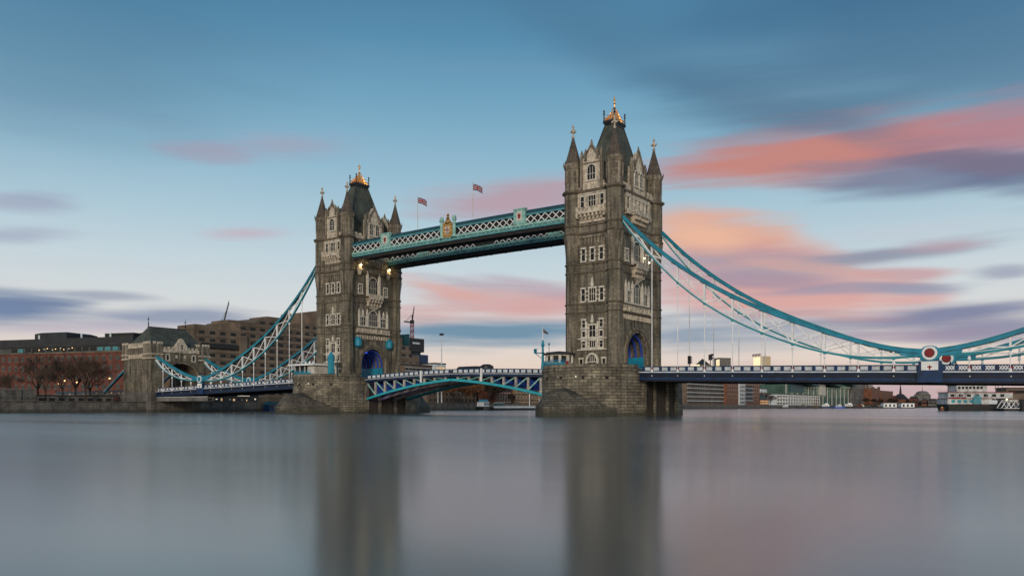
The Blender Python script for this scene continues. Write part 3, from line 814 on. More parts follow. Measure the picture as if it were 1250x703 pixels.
# ------------------------------------------------------------------ high level walkways
def make_walkway():
    root = thing('high_walkway', '', 'walkway')
    XL = 35.0
    def hog(p): return (p.x, p.y, p.z+.4+.22*(1-(p.x/XL)**2))
    xs = [-XL+2*XL*i/28 for i in range(29)]
    def beam(y0, y1, z0, z1):
        b = MB()
        b.strip([(x, y0, z0) for x in xs], [(x, y1, z0) for x in xs], [(x, y1, z1) for x in xs], [(x, y0, z1) for x in xs]); return b
    beam(-1.45, 1.45, 40.3, 41.35).xf(hog).build('floor', 'dark', root)
    for k in range(15):
        x = -33+66*k/14; MB().box(x-.12, x+.12, -1.35, 1.35, 40.18, 40.295).xf(hog).build('floor_beam', 'dark', root)
    rb = beam(-1.5, 1.5, 44.9, 45.0); rb.strip([(x, -1.55, 45.0) for x in xs], [(x, 1.55, 45.0) for x in xs], [(x, .3, 45.7) for x in xs], [(x, -.3, 45.7) for x in xs])
    rb.xf(hog).build('roof', 'teal_dark', root)
    beam(-1.2, 1.2, 41.36, 44.8).xf(hog).build('glazing', 'dark', root)
    posts = [(-21.5, 3.2), (0, 4.6), (21.5, 3.2)]
    for sy in (-1, 1):
        Y = lambda a, b_: sorted((sy*a, sy*b_))
        beam(*Y(1.5, 1.8), 41.05, 41.75).xf(hog).build('fascia', 'mid_green', root)
        beam(*Y(1.6, 2.05), 41.76, 42.3).xf(hog).build('cornice', 'pale_green', root)
        b = MB()
        for k in range(56):
            x = -34.6+69.2*(k+.5)/56
            b.box(x-.12, x+.12, *Y(1.8, 1.98), 41.3, 41.7)
        b.box(-34.5, 34.5, *Y(1.8, 1.86), 41.45, 41.55)
        b.xf(hog).build('bracket_row', 'pale_green', root)
        beam(*Y(1.45, 1.85), 44.05, 44.45).xf(hog).build('top_rail', 'mid_green', root)
        beam(*Y(1.5, 1.7), 44.46, 45.0).xf(hog).build('eave', 'teal_dark', root)
        b = MB(); pitch = 1.95; n = int(2*(XL-.5)/pitch)
        for k in range(n):
            x0 = -(n*pitch)/2+k*pitch; xm = x0+pitch/2
            if any(abs(xm-px) < pw/2 for px, pw in posts): continue
            b.bar((x0, sy*1.7, 42.3), (x0+pitch, sy*1.7, 44.05), .19, .1, up=(0, 1, 0)); b.bar((x0, sy*1.62, 44.05), (x0+pitch, sy*1.62, 42.3), .19, .1, up=(0, 1, 0))
        b.xf(hog).build_split('lattice', 'white', root)
        for px, pw in posts:
            if px == 0: continue
            b = MB().box(px-pw/2, px+pw/2, *Y(1.3, 2.1), 42.31, 45.6).box(px-pw/2-.12, px+pw/2+.12, *Y(1.25, 2.2), 45.6, 45.85)
            b.box(px-pw/2-.08, px+pw/2+.08, *Y(1.25, 2.18), 42.32, 42.6)
            q = b.xf(hog).build('panel_post', 'pale_green', root)
            b = MB().box(px-.75, px+.75, *Y(2.1, 2.16), 43.0, 45.2); b.xf(hog).build('inset', 'cream', q)
            b = MB().prism([(px-.4, 44.6), (px+.4, 44.6), (px+.35, 43.8), (px, 43.35), (px-.35, 43.8)], 'y', *Y(2.161, 2.2)); b.xf(hog).build('emblem', 'red', q)
    return root
W1 = make_walkway(); W1.location = (0, -7.0, 0)
# crest of arms in the middle of the west side: columns, gilded shield and pinnacle
def make_crest(parent):
    h = .55
    for s0 in (-1, 1):
        x = s0*2.0
        MB().lathe([(41.9+h, .62), (42.4+h, .62), (42.5+h, .45), (45.9+h, .42), (46.0+h, .62), (46.3+h, .66), (46.4+h, .4), (46.6+h, .55), (47.0+h, .5), (47.15+h, .2)], x, -2.0, 8).build('column', 'pale_green', parent)
    c = MB().prism([(-1.55, 42.0+h), (1.55, 42.0+h), (1.55, 45.0+h), (1.0, 45.6+h), (-1.0, 45.6+h), (-1.55, 45.0+h)], 'y', -2.2, -1.75).build('crest', 'dullgold', parent)
    MB().prism([(-.75, 44.6+h), (.75, 44.6+h), (.75, 43.6+h), (.45, 42.9+h), (0, 42.5+h), (-.45, 42.9+h), (-.75, 43.6+h)], 'y', -2.32, -2.201).build('shield', 'cream', c)
    s_ = MB().box(-.1, .1, -2.36, -2.321, 42.7+h, 44.6+h); s_.box(-.75, .75, -2.355, -2.3211, 43.7+h, 43.9+h); s_.build('shield_cross', 'red', c)
    g = MB()
    for a in (-1.1, -.8, .8, 1.1): g.lathe([(42.4+h, .12), (44.2+h, .2), (44.9+h, .08)], a*1.05, -2.26, 5)
    for k in range(9):
        t = PI*k/8; g.sphere((1.25*math.cos(t), -2.1, 45.3+h+.55*math.sin(t)), .17, 6, 4)
    g.lathe([(45.5+h, .85), (46.0+h, .72), (46.5+h, .35), (46.7+h, .5), (46.9+h, .2), (47.3+h, .38), (47.6+h, .14), (48.1+h, .05)], 0, -2.0, 8)
    g.box(-.35, .35, -2.08, -1.92, 47.5+h, 47.65+h)
    g.build('pinnacle', 'dullgold', c)
make_crest(W1)
W2 = tree_copy(W1); W2.location = (0, 7.0, 0); W2.rotation_euler = (0, 0, PI)
W1['label'] = 'upstream high walkway with the gilded crest, pale green and white lattice'
W2['label'] = 'downstream high walkway seen below and behind the crested one, blue green with dark underside'
for w in (W1, W2): w['group'] = 'high level walkways between the towers'

# flags
def jack():
    m, t, b = newmat('union_flag'); n = t.nodes; l = t.links
    b.inputs['Roughness'].default_value = .8
    uv = n.new('ShaderNodeUVMap'); sp = n.new('ShaderNodeSeparateXYZ'); l.new(uv.outputs[0], sp.inputs[0])
    def mth(op, a, c=None):
        q = n.new('ShaderNodeMath'); q.operation = op
        for i, x in enumerate((a, c)):
            if x is None: continue
            if isinstance(x, (int, float)): q.inputs[i].default_value = x
            else: l.new(x, q.inputs[i])
        return q.outputs[0]
    u = mth('SUBTRACT', sp.outputs[0], .5); v = mth('SUBTRACT', sp.outputs[1], .5)
    au, av = mth('ABSOLUTE', u), mth('ABSOLUTE', v); dg = mth('ABSOLUTE', mth('SUBTRACT', au, av))
    def mix(f, a, c):
        q = n.new('ShaderNodeMix'); q.data_type = 'RGBA'; l.new(f, q.inputs[0])
        for i, x in ((6, a), (7, c)):
            if isinstance(x, tuple): q.inputs[i].default_value = x
            else: l.new(x, q.inputs[i])
        return q.outputs[2]
    Wt = (.45, .45, .45, 1); Rd = (.30, .02, .03, 1)
    c = mix(mth('LESS_THAN', dg, .09), (.02, .03, .14, 1), Wt); c = mix(mth('LESS_THAN', dg, .035), c, Rd)
    c = mix(mth('LESS_THAN', mth('MINIMUM', mth('MULTIPLY', au, 1.6), av), .16), c, Wt); c = mix(mth('LESS_THAN', mth('MINIMUM', mth('MULTIPLY', au, 1.6), av), .10), c, Rd)
    l.new(c, b.inputs['Base Color']); return m
MT['jack'] = jack()
def flag(x, y, z0, z1, w, h, m, label, group, mast='white', r=.09):
    t = thing('flagpole', label, 'flagpole', (x, y, z0), 0, group)
    MB().tube((0, 0, 0), (0, 0, z1-z0), r, r*.6, 8).sphere((0, 0, z1-z0+.1), .14, 6, 4).build('pole', mast, t)
    me = bpy.data.meshes.new('flag'); nx, ny = 14, 8; vs = []; fs = []
    dx, dy = .83, .55
    for j in range(ny+1):
        for i in range(nx+1):
            s_ = i/nx; wv_ = .16*s_*math.sin(s_*9+j*.35); vs.append((s_*w*dx-wv_*dy, s_*w*dy+wv_*dx, z1-z0-.25-h+h*j/ny-.38*s_*w*s_))
    for j in range(ny):
        for i in range(nx):
            a = j*(nx+1)+i; fs.append((a, a+1, a+nx+2, a+nx+1))
    me.from_pydata(vs, [], fs); uv = me.uv_layers.new(name='UVMap')
    for lp in me.loops:
        i, j = lp.vertex_index % (nx+1), lp.vertex_index//(nx+1); uv.data[lp.index].uv = (i/nx, j/ny)
    for p in me.polygons: p.use_smooth = True
    me.materials.append(MT[m]); o = bpy.data.objects.new('flag', me); COL.objects.link(o); o.parent = t
    md = o.modifiers.new('thick', 'SOLIDIFY'); md.thickness = .02
    return t
flag(-10.4, -8.6, 46.1, 54.2, 2.3, 1.45, 'jack', 'flagpole with a union flag on the walkway, the left and lower looking one', 'flagpoles on the high walkway', 'cream')
flag(7.5, -8.6, 46.3, 54.6, 2.3, 1.45, 'jack', 'flagpole with a union flag on the walkway, right of the gilded crest', 'flagpoles on the high walkway', 'cream')

# ------------------------------------------------------------------ side spans
def rim(x): return 8.42-.0247*(abs(x)-52.8)
def make_side(style_split):
    root = thing('side_span', '', 'road deck')
    x0, x1 = 51.9, 138.0
    sl = lambda p: (p.x, p.y, p.z+rim(p.x))
    MB().box(x0, x1, -8.9, 8.9, -.5, -.15).xf(sl).build('roadway', 'asphalt', root)
    for k in range(16):
        x = 54.7+5.6*k
        if x < x1: MB().box(x-.25, x+.25, -8.6, 8.6, -1.45, -.51).xf(sl).build('cross_girder', 'dark', root)
    for y in (-5, 0, 5): MB().box(x0, x1, y-.2, y+.2, -1.1, -.5001).xf(sl).build('stringer', 'dark', root)
    for sy in (-1, 1):
        Y = lambda a, b_: sorted((sy*a, sy*b_))
        g = MB().box(x0, x1, *Y(8.9, 9.15), -1.3, -.1).box(x0, x1, *Y(8.85, 9.42), -.32, -.1001)
        g.box(x0, x1, *Y(8.75, 9.4), -1.52, -1.3001)
        g.xf(sl).build('edge_girder', 'navy', root)
        MB().box(x0, x1, *Y(9.151, 9.2), -1.05, -.45).xf(sl).build('web_plate', 'navy_dark', root)
        MB().box(x0, x1, *Y(8.6, 9.3), -1.85, -1.521).xf(sl).build('lower_flange', 'navy_dark', root)
        MB().box(x0, x1, *Y(9.0, 9.5), -.0999, .06).xf(sl).build('moulding', 'white', root)
        b = MB().box(x0, x1, *Y(9.0, 9.22), .061, .28).box(x0, x1, *Y(8.98, 9.26), 1.0, 1.17)
        pitch = 5.6/3; n = int((x1-x0)/pitch)
        for k in range(-1, n):
            x = 54.7+pitch*k
            if x0 < x < x1: b.box(x-.28, x+.28, *Y(8.99, 9.24), .281, .999)
        b.xf(sl).build('parapet', 'navy', root)
        pmesh = None
        for k in range(-1, n):
            x = 54.7+pitch*(k+.5)
            if not (x0+.8 < x < x1-.5) or (103.2 < x < 107.2): continue
            z = rim(x)
            if pmesh is None:
                q = MB().box(-.655, .655, *Y(9.04, 9.1), .28, 1.0)
                for i in range(3):
                    a = -.65+i*1.3/3; q.bar((a, sy*9.16, .3), (a+.43, sy*9.16, .98), .07, .06, up=(0, 1, 0)).bar((a, sy*9.14, .98), (a+.43, sy*9.14, .3), .07, .06, up=(0, 1, 0))
                o = q.build('parapet_panel', 'panel', root, loc=(x, 0, z)); pmesh = o
                q = MB().box(-.655, .655, *Y(9.04, 9.1), .28, 1.0).build('parapet_panel', 'bluepanel', root, loc=(0, 0, -50)); xb = q
                q2 = MB()
                for i in range(3):
                    a = -.65+i*1.3/3; q2.bar((a, sy*9.16, .3), (a+.43, sy*9.16, .98), .12, .06, up=(0, 1, 0)).bar((a, sy*9.14, .98), (a+.43, sy*9.14, .3), .12, .06, up=(0, 1, 0))
                xl = q2.build('lattice', 'white', xb)
            elif x < style_split: o = pmesh.copy(); COL.objects.link(o); o.location = (x, 0, z)
            else:
                o = tree_copy(xb, root, (x, 0, z))
        for c in list(xb.children): bpy.data.objects.remove(c)
        bpy.data.objects.remove(xb)
        for k in range(16):
            x = 54.7+5.6*k
            if x > x1: break
            r_ = MB().box(x-.2, x+.2, *Y(9.241, 9.28), .35, .93).xf(sl).build('post_plaque', 'red', root)
            s_ = MB().sphere((x, sy*9.25, -.75), .14, 6, 4).xf(sl).build('boss', 'cream', root)
    return root
sideS = make_side(106)
sideN = tree_copy(sideS); sideN.rotation_euler = (0, 0, PI)
sideS['label'] = 'navy road deck with white moulding running right from the nearer tower'
sideN['label'] = 'blue road deck running left from the farther tower to the bank gatehouse'
for s_ in (sideS, sideN): s_['group'] = 'road decks of the side spans'
# maintenance gantry slung under the northern span
t = thing('maintenance_gantry', 'long grey box gantry slung under the left road deck near the gatehouse', 'gantry', (-134.5, -9.0, 3.2))
MB().box(0, 33, 0, 2.4, 0, .15).box(0, 33, 0, .12, .151, 1.3).box(0, 33, 2.28, 2.4, .151, 1.3).build('tray', 'concrete', t)
MB().box(0, 33, -.05, .18, 1.301, 1.45).build('rail', 'panel', t)
for k in range(8): MB().box(.3+k*4.6, .5+k*4.6, .3, .5, .15, 2.0).build('hanger', 'black', t)

# ------------------------------------------------------------------ suspension chains
SU = [(48.2, 40.62), (54.23, 34.47), (59.96, 29.95), (65.81, 25.76), (70.71, 22.63), (77.4, 19.32), (83.13, 16.9), (90.56, 13.9), (96.3, 11.95), (100.52, 10.85), (103.3, 10.6), (105.0, 10.5)]
SLo = [(48.2, 39.7), (50.29, 36.74), (54.64, 31.93), (59.96, 26.3), (65.81, 21.4), (71.4, 17.9), (75.4, 15.9), (84.52, 12.1), (88.49, 10.95), (93.53, 9.95), (99.13, 9.62), (102.5, 9.75), (105.0, 9.9)]
RU = [(105, 10.5), (108.34, 10.8), (112.06, 11.5), (115.18, 12.4), (117.99, 13.3), (124.85, 15.75), (131, 18.1), (134.0, 19.3)]
RL = [(105, 9.9), (109.55, 9.95), (114.41, 10.1), (117.99, 10.75), (122, 11.9), (126.48, 13.6), (131, 16.3), (134.0, 18.9)]
def smooth(pts, xs, d):
    p = np.array(pts); c = np.polyfit(p[:, 0]-80, p[:, 1], d)
    y = np.interp(xs, p[:, 0], p[:, 1]); q = np.polyval(c, np.array(xs)-80)
    return [(float(x), float(.25*a+.75*b)) for x, a, b in zip(xs, y, q)]
def make_chain():
    root = thing('suspension_chain', '', 'suspension chain')
    xl = [48.2+(105-48.2)*i/30 for i in range(31)]; xr = [105+(134-105)*i/16 for i in range(17)]
    U_, L_ = smooth(SU, xl, 5), smooth(SLo, xl, 6); RU_, RL_ = smooth(RU, xr, 3), smooth(RL, xr, 4)
    U_[-1] = (105, 10.45); L_[-1] = (105, 9.9); RU_[0] = (105, 10.45); RL_[0] = (105, 9.9); L_[0] = (48.2, 39.75)
    fu = lambda x: float(np.interp(x, [p[0] for p in U_+RU_[1:]], [p[1] for p in U_+RU_[1:]]))
    fl = lambda x: float(np.interp(x, [p[0] for p in L_+RL_[1:]], [p[1] for p in L_+RL_[1:]]))
    for a, b_ in ((U_, 'left'), (RU_, 'right')):
        o = MB().chord(a, .55, .66).build('top_chord', 'teal', root)
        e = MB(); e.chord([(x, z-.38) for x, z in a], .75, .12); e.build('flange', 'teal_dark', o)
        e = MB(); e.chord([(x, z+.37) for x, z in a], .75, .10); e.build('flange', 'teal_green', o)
    for a in (L_, RL_):
        o = MB().chord(a, .5, .36).build('bottom_chord', 'teal_green', root)
        e = MB(); e.chord([(x, z+.24) for x, z in a], .58, .10); e.build('flange', 'white', o)
    hx = [54.7+5.6*k for k in range(9)]
    nodes = [(50.6)]+hx
    rx = [110.6, 116.2, 121.8, 127.4]
    for x in hx+rx:
        if fu(x)-fl(x) > .9:
            MB().box(x-.16, x+.16, -.2, .2, fl(x)+.2, fu(x)-.3).build('vertical', 'white', root)
            MB().box(x-.2, x+.2, -.28, .28, fl(x)-.34, fl(x)+.2).build('gusset', 'teal_green', root)
        r_ = rim(x)
        if fl(x)-.5 > r_+.4:
            MB().tube((x, 0, r_-.1), (x, 0, fl(x)-.45), .10, .10, 6).tube((x, 0, fl(x)-1.0), (x, 0, fl(x)-.42), .3, .16, 6).tube((x, 0, r_-.1), (x, 0, r_+.55), .26, .2, 6).build('hanger', 'white', root)
    for seq in (nodes+[103.0], [106.8]+rx+[132.2]):
        for a, b_ in zip(seq, seq[1:]):
            if max(fu(a)-fl(a), fu(b_)-fl(b_)) < .9: continue
            for s_, (za, zb) in ((-.1, (fu(a)-.3, fl(b_)+.25)), (.1, (fl(a)+.25, fu(b_)-.3))):
                MB().bar((a, s_, za), (b_, s_, zb), .20, .16, up=(0, 1, 0)).build('brace', 'white', root)
    # pin with its concentric cap over a white shield panel
    c = MB(); n = 20
    c.prism([(105+1.6*math.cos(2*PI*i/n)*1.0, 10.15+1.3*math.sin(2*PI*i/n)) for i in range(n)], 'y', -.42, .42)
    c.prism([(100.6, 10.0), (103.4, 9.7), (105, 9.55), (106.6, 9.7), (109.6, 10.05), (109.6, 10.75), (106.6, 10.95), (105, 11.05), (103.4, 10.95), (100.6, 10.9)], 'y', -.36, .36)
    c.build('pin_plate', 'teal', root)
    def disc(r0, y0, y1, m, name, par=root, r=1):
        b = MB().prism([(105+r0*math.cos(2*PI*i/28), 10.2+r0*math.sin(2*PI*i/28)) for i in range(28)], 'y', y0, y1); return b.build(name, m, par)
    for s_ in (-1, 1):
        a = disc(1.14, *sorted((s_*.42, s_*.62)), 'white', 'pin_cap'); disc(.66, *sorted((s_*.62, s_*.74)), 'red', 'cap_centre', a); disc(.76, *sorted((s_*.60, s_*.66)), 'black', 'cap_ring', a)
    r_ = rim(105)
    b = MB().box(103.1, 106.9, -.45, .45, r_-1.75, r_+.1).box(103.3, 106.7, -.42, .42, r_+.1, r_+1.75).box(103.8, 106.2, -.35, .35, r_+1.75, 9.0)
    p = b.build('pedestal', 'navy', root)
    for s_ in (-1, 1):
        MB().box(103.75, 106.25, *sorted((s_*.42, s_*.5)), r_+.25, r_+1.7).build('white_panel', 'white', p)
        MB().box(104.88, 105.12, *sorted((s_*.501, s_*.53)), r_+.35, r_+1.05).box(104.65, 105.35, *sorted((s_*.502, s_*.531)), r_+.68, r_+.88).build('emblem', 'red', p)
    return root
ch = make_chain()
for _o in ():
    pass
specs = [(ch, -9.2, 0, 'nearest suspension chain sweeping down right from the near tower to the front red disc'),
         (None, 9.2, 0, 'suspension chain behind the front one on the right, with the rear red disc'),
         (None, -9.2, PI, 'left suspension chain on the near side, falling from the far tower to the gatehouse'),
         (None, 9.2, PI, 'left suspension chain on the far side, partly hidden behind the far tower and cabin')]
for o, y, rz, lb in specs:
    o = o or tree_copy(ch); o.location = (0, y, 0); o.rotation_euler = (0, 0, rz); o['label'] = lb; o['group'] = 'suspension chains'
    if rz:      # the left pair has blue centred caps
        for c in o.children:
            for g in c.children:
                if g.name.startswith('cap_centre'): g.data = g.data.copy(); g.data.materials[0] = MT['teal']

# ------------------------------------------------------------------ bascules
def make_leaf():
    root = thing('bascule_leaf', '', 'bascule')
    X0, X1 = .12, 30.1
    rz = lambda x: 9.40-.85*(x/30)**1.6
    bz = lambda x: 8.02-.065*x-.003*x*x
    xs = [X0+(X1-X0)*i/18 for i in range(19)]
    def beam(y0, y1, f0, f1):
        return MB().strip([(x, y0, f0(x)) for x in xs], [(x, y1, f0(x)) for x in xs], [(x, y1, f1(x)) for x in xs], [(x, y0, f1(x)) for x in xs])
    beam(-7.7, 7.7, lambda x: rz(x)-.35, lambda x: rz(x)-.1).build('roadway', 'asphalt', root)
    pn = [2.0+3.5*k for k in range(9)]
    for yi, y in enumerate((-7.6, -2.6, 2.6, 7.6)):
        m = ('teal', 'soffit', 'soffit', 'teal')[yi]
        t = root
        beam(y-.3, y+.3, lambda x: bz(x)-.32, lambda x: bz(x)+.25).build('bottom_chord', 'turq' if yi in (0, 3) else 'soffit', root)
        beam(y-.45, y+.45, lambda x: bz(x)-.42, lambda x: bz(x)-.3201).build('flange_plate', 'teal_dark' if yi in (0, 3) else 'soffit', root)
        beam(y-.3, y+.3, lambda x: rz(x)-.78, lambda x: rz(x)-.3501).build('top_chord', 'navy_dark', root)
        for k, x in enumerate(pn):
            if rz(x)-bz(x) < 1.45: continue
            MB().box(x-.28, x+.28, y-.2, y+.2, bz(x)+.2, rz(x)-.78).build('vertical', 'post' if yi in (0, 3) else 'soffit', root)
            if k+1 < len(pn):
                x2 = pn[k+1]
                for s_ in (-.13, .13):
                    MB().bar((x+s_, y, bz(x)+.3), (x2-.2+s_, y, rz(x2)-.8), .16, .2, up=(0, 1, 0)).build('brace', 'pale_green' if yi in (0, 3) else 'soffit', root)
    # blue painted inner bulkhead panels between outer and inner girders
    for k, x in enumerate(pn[3:]):
        MB().box(x-.06, x+.06, -7.2, 7.2, bz(x)+.3, rz(x)-1.0).build('diaphragm', 'blue', root)
    for sy in (-1, 1):
        Y = lambda a, b_: sorted((sy*a, sy*b_))
        beam(*Y(7.7, 8.1), lambda x: rz(x)-.1, lambda x: rz(x)+.05).build('moulding', 'cream', root)
        beam(*Y(7.72, 7.95), lambda x: rz(x)-.5, lambda x: rz(x)-.1001).build('edge_girder', 'navy', root)
        b = beam(*Y(7.75, 7.95), lambda x: rz(x)+.051, lambda x: rz(x)+.25)
        b.add(beam(*Y(7.73, 7.98), lambda x: rz(x)+1.0, lambda x: rz(x)+1.15))
        for k in range(18):
            x = .5+1.7*k
            b.box(x-.2, x+.2, *Y(7.74, 7.97), rz(x)+.25, rz(x)+1.0)
        b.build('parapet', 'navy', root)
        pm = None
        for k in range(17):
            x = .5+1.7*(k+.5); z = rz(x)
            if pm is None:
                q = MB().box(-.65, .65, *Y(7.78, 7.84), .25, 1.0)
                for i in range(3): q.box(-.5+i*.42, -.34+i*.42, *Y(7.84, 7.9), .38, .88)
                pm = q.build('parapet_panel', 'panel', root, loc=(x, 0, z))
            else:
                o = pm.copy(); COL.objects.link(o); o.location = (x, 0, z)
        x = 9.7
        MB().box(x-.22, x+.22, *Y(7.99, 8.3), bz(x)+.3, rz(x)+1.2).build('guide_post', 'white', root)
    return root
for _n in (): pass
leafS = make_leaf(); leafN = tree_copy(leafS); leafN.rotation_euler = (0, 0, PI)
leafS['label'] = 'right hand lifting road leaf joined to the near pier, turquoise arched truss'
leafN['label'] = 'left hand lifting road leaf joined to the far pier, turquoise arched truss with blue behind'
for s_ in (leafS, leafN): s_['group'] = 'bascule leaves'
l = bpy.data.lights.new('under_lamp', 'POINT'); l.energy = 60; l.color = (.15, .2, 1); l.shadow_soft_size = .3
for x in (-27, 27):
    o = bpy.data.objects.new('under_lamp', l); COL.objects.link(o); o.location = (x, -4.5, 6.0)

# ------------------------------------------------------------------ control cabins, railings and masts on the piers
def railing(root, pts, z, h=1.0, m='teal', name='railing'):
    b = MB(); n = len(pts)
    for i in range(n-1):
        a, c = Vector((*pts[i], 0)), Vector((*pts[i+1], 0)); k = max(1, int((c-a).length/1.2))
        for zz in (h, h*.66, h*.33): b.bar((a.x, a.y, z+zz), (c.x, c.y, z+zz), .09)
        for j in range(k): p = a.lerp(c, j/k); b.bar((p.x, p.y, z), (p.x, p.y, z+h), .11)
        b.bar((a.x, a.y, z+.22), (c.x, c.y, z+.22), .03, .4)
    return b.build(name, m, root)
def pier_rail(cx, a0, a1, label, grp):
    t = thing('pier_railing', label, 'railing', (cx, 0, 0), 0, grp)
    railing(t, [(10.45*math.cos(R(a)), -9.3+10.45*math.sin(R(a))) for a in np.linspace(a0, a1, 16)], 9.95, .95, 'teal')
pier_rail(TX, -178, -92, 'turquoise railing along the near pier edge in front of the octagonal cabin', 'pier top railings')
pier_rail(-TX, -178, -75, 'turquoise railing along the far pier edge in front of the flat roofed cabin', 'pier top railings')
t = thing('control_cabin', 'octagonal stone control cabin with dark curved roof on the near pier', 'cabin', (TX-6.3, -12.8, 9.2))
MB().lathe([(0, 3.0), (1.5, 3.0)], n=10).build('base_wall', 'light', t)
MB().lathe([(1.51, 2.72), (2.9, 2.72)], n=10).build('window_band', 'glass', t)
MB().lathe([(2.9, 3.0), (3.2, 3.05)], n=10).build('lintel', 'light', t)
for k in range(10):
    a = 2*PI*k/10+PI/10; MB().box(-.2, .2, -.28, .28, 1.5, 2.91).build('pillar', 'cream', t, loc=(2.85*math.cos(a), 2.85*math.sin(a), 0), rz=a)
rf = MB().lathe([(3.2, 3.45), (3.42, 3.5), (3.8, 2.2), (4.0, .4)], n=10).build('roof', 'metalroof', t)
for k in range(10):
    a = 2*PI*k/10; MB().sphere((3.3*math.cos(a), 3.3*math.sin(a), 3.6), .16, 6, 4).build('ball', 'black', rf)
t = thing('life_ring_box', 'small red life ring holder beside the octagonal cabin', 'life ring', (TX-1.9, -16.6, 9.95))
MB().lathe([(0, .35), (.9, .35)], n=10).build('holder', 'red', t); MB().lathe([(.9, .4), (1.0, .2)], n=10).build('cap', 'white', t)
t = thing('signal_mast', 'turquoise signal mast with side platform and white topmast on the near pier', 'signal mast', (31.7, -14.6, 9.3), 0)
MB().lathe([(0, .45), (1.5, .3), (4.8, .22), (5.2, .4), (5.5, .3), (6.3, .2)], n=8).build('mast', 'teal', t)
MB().tube((0, 0, 6.2), (0, 0, 9.2), .1, .06).build('topmast', 'white', t)
MB().box(-2.0, .2, -.5, .5, 3.5, 3.65).build('platform', 'teal', t)
MB().box(-2.0, -1.94, -.5, .5, 3.65, 4.5).box(-1.2, -1.15, -.5, -.45, 3.65, 4.5).box(-2.0, 0, -.5, -.45, 4.45, 4.5).bar((-1.9, 0, 3.5), (-.1, 0, 2.3), .12).build('platform_rail', 'teal', t)
MB().tube((1.4, .3, 3.0), (1.4, .3, 5.4), .06).sphere((1.4, .3, 5.4), .22).build('lantern', 'teal_dark', t)
b = MB(); nv = []
me = MB().strip([(0, -.02, 8.9), (.5, .28, 8.3), (1.0, .5, 7.9)], [(0, .02, 8.9), (.5, .32, 8.3), (1.0, .54, 7.9)], [(0, .02, 7.9), (.4, .27, 7.7), (1.1, .59, 7.5)], [(0, -.02, 7.9), (.4, .23, 7.7), (1.1, .55, 7.5)])
me.build('pennant', 'black', t)
t = thing('pier_pavilion', 'flat white roofed glazed cabin on the far pier beside its tower', 'cabin', (-TX, 0, 9.2))
MB().box(-9.3, -1.0, -15.2, -10.6, 0, .9).build('base_wall', 'concrete', t)
MB().box(-9.1, -1.2, -15.0, -10.8, .9, 3.3).build('glazing', 'glass', t)
MB().box(-3.6, -.9, -15.25, -10.7, .901, 3.299).build('panel_wall', 'cream', t)
for x in (-9.25, -7.2, -5.2, -3.8): MB().box(x, x+.25, -15.25, -14.98, .9, 3.3).build('post', 'cream', t)
MB().box(-10.6, -.2, -16.4, -10.0, 3.3, 3.6).box(-10.3, -.5, -16.1, -10.2, 3.601, 3.75).build('roof', 'white', t)
for x in (-7.9, -4.6, -6.2): MB().lathe([(3.76, .35), (4.6, .35), (4.7, .15)], x, -12.5, 6).build('roof_vent', 'panel', t)
t = thing('signal_mast', 'turquoise panelled signal frame standing before the far tower', 'signal mast', (-34.4, -16.0, 9.3))
MB().box(-.9, .9, -.3, .3, 0, 4.9).box(-1.1, 1.1, -.4, .4, 4.9, 5.2).frustum(5.2, .9, .35, 6.4, .15, .1).build('mast', 'teal', t)
MB().box(-2.6, 2.6, -.1, .1, 4.2, 4.35).box(2.3, 2.5, -.09, .09, 0, 4.2).build('crossarm', 'teal_dark', t)
MB().box(-.5, .5, -.36, -.301, 1.0, 3.6).build('board', 'teal_green', t)
# ladders / lamp posts on the bridge
def lamp_post(x, y, z, h, label, group, lit=True, m='teal_dark'):
    t = thing('street_lamp', label, 'street lamp', (x, y, z), 0, group)
    MB().lathe([(0, .22), (.5, .2), (.6, .1), (h-.5, .07), (h-.4, .16), (h-.3, .1)], n=8).build('post', m, t)
    MB().sphere((0, 0, h), .3, 8, 6).build('globe', 'lamp' if lit else 'cream', t)
    MB().lathe([(h+.28, .2), (h+.5, .05)], n=8).build('cap', m, t)
    return t
def rimN(x): return rim(x)
# traffic signals on the southern span (seen from behind)
for x, y, lb in ((55.2, 8.0, 'black traffic signal on the deck left of the pyramid topped tower'), (66.6, -8.0, 'black traffic signal on the deck right of the pyramid topped tower')):
    t = thing('traffic_signal', lb, 'traffic signal', (x, y, rim(x)-.15), 0, 'traffic signals on the bridge')
    MB().tube((0, 0, 0), (0, 0, 3.0), .08).build('pole', 'black', t)
    MB().box(-.32, .32, -.2, .2, 2.5, 4.3 if y > 0 else 3.6).build('head', 'black', t)
    for z in (2.8, 3.3, 3.8 if y > 0 else 3.45): MB().box(.15, .6, -.16, .16, z, z+.25).build('visor', 'black', t)

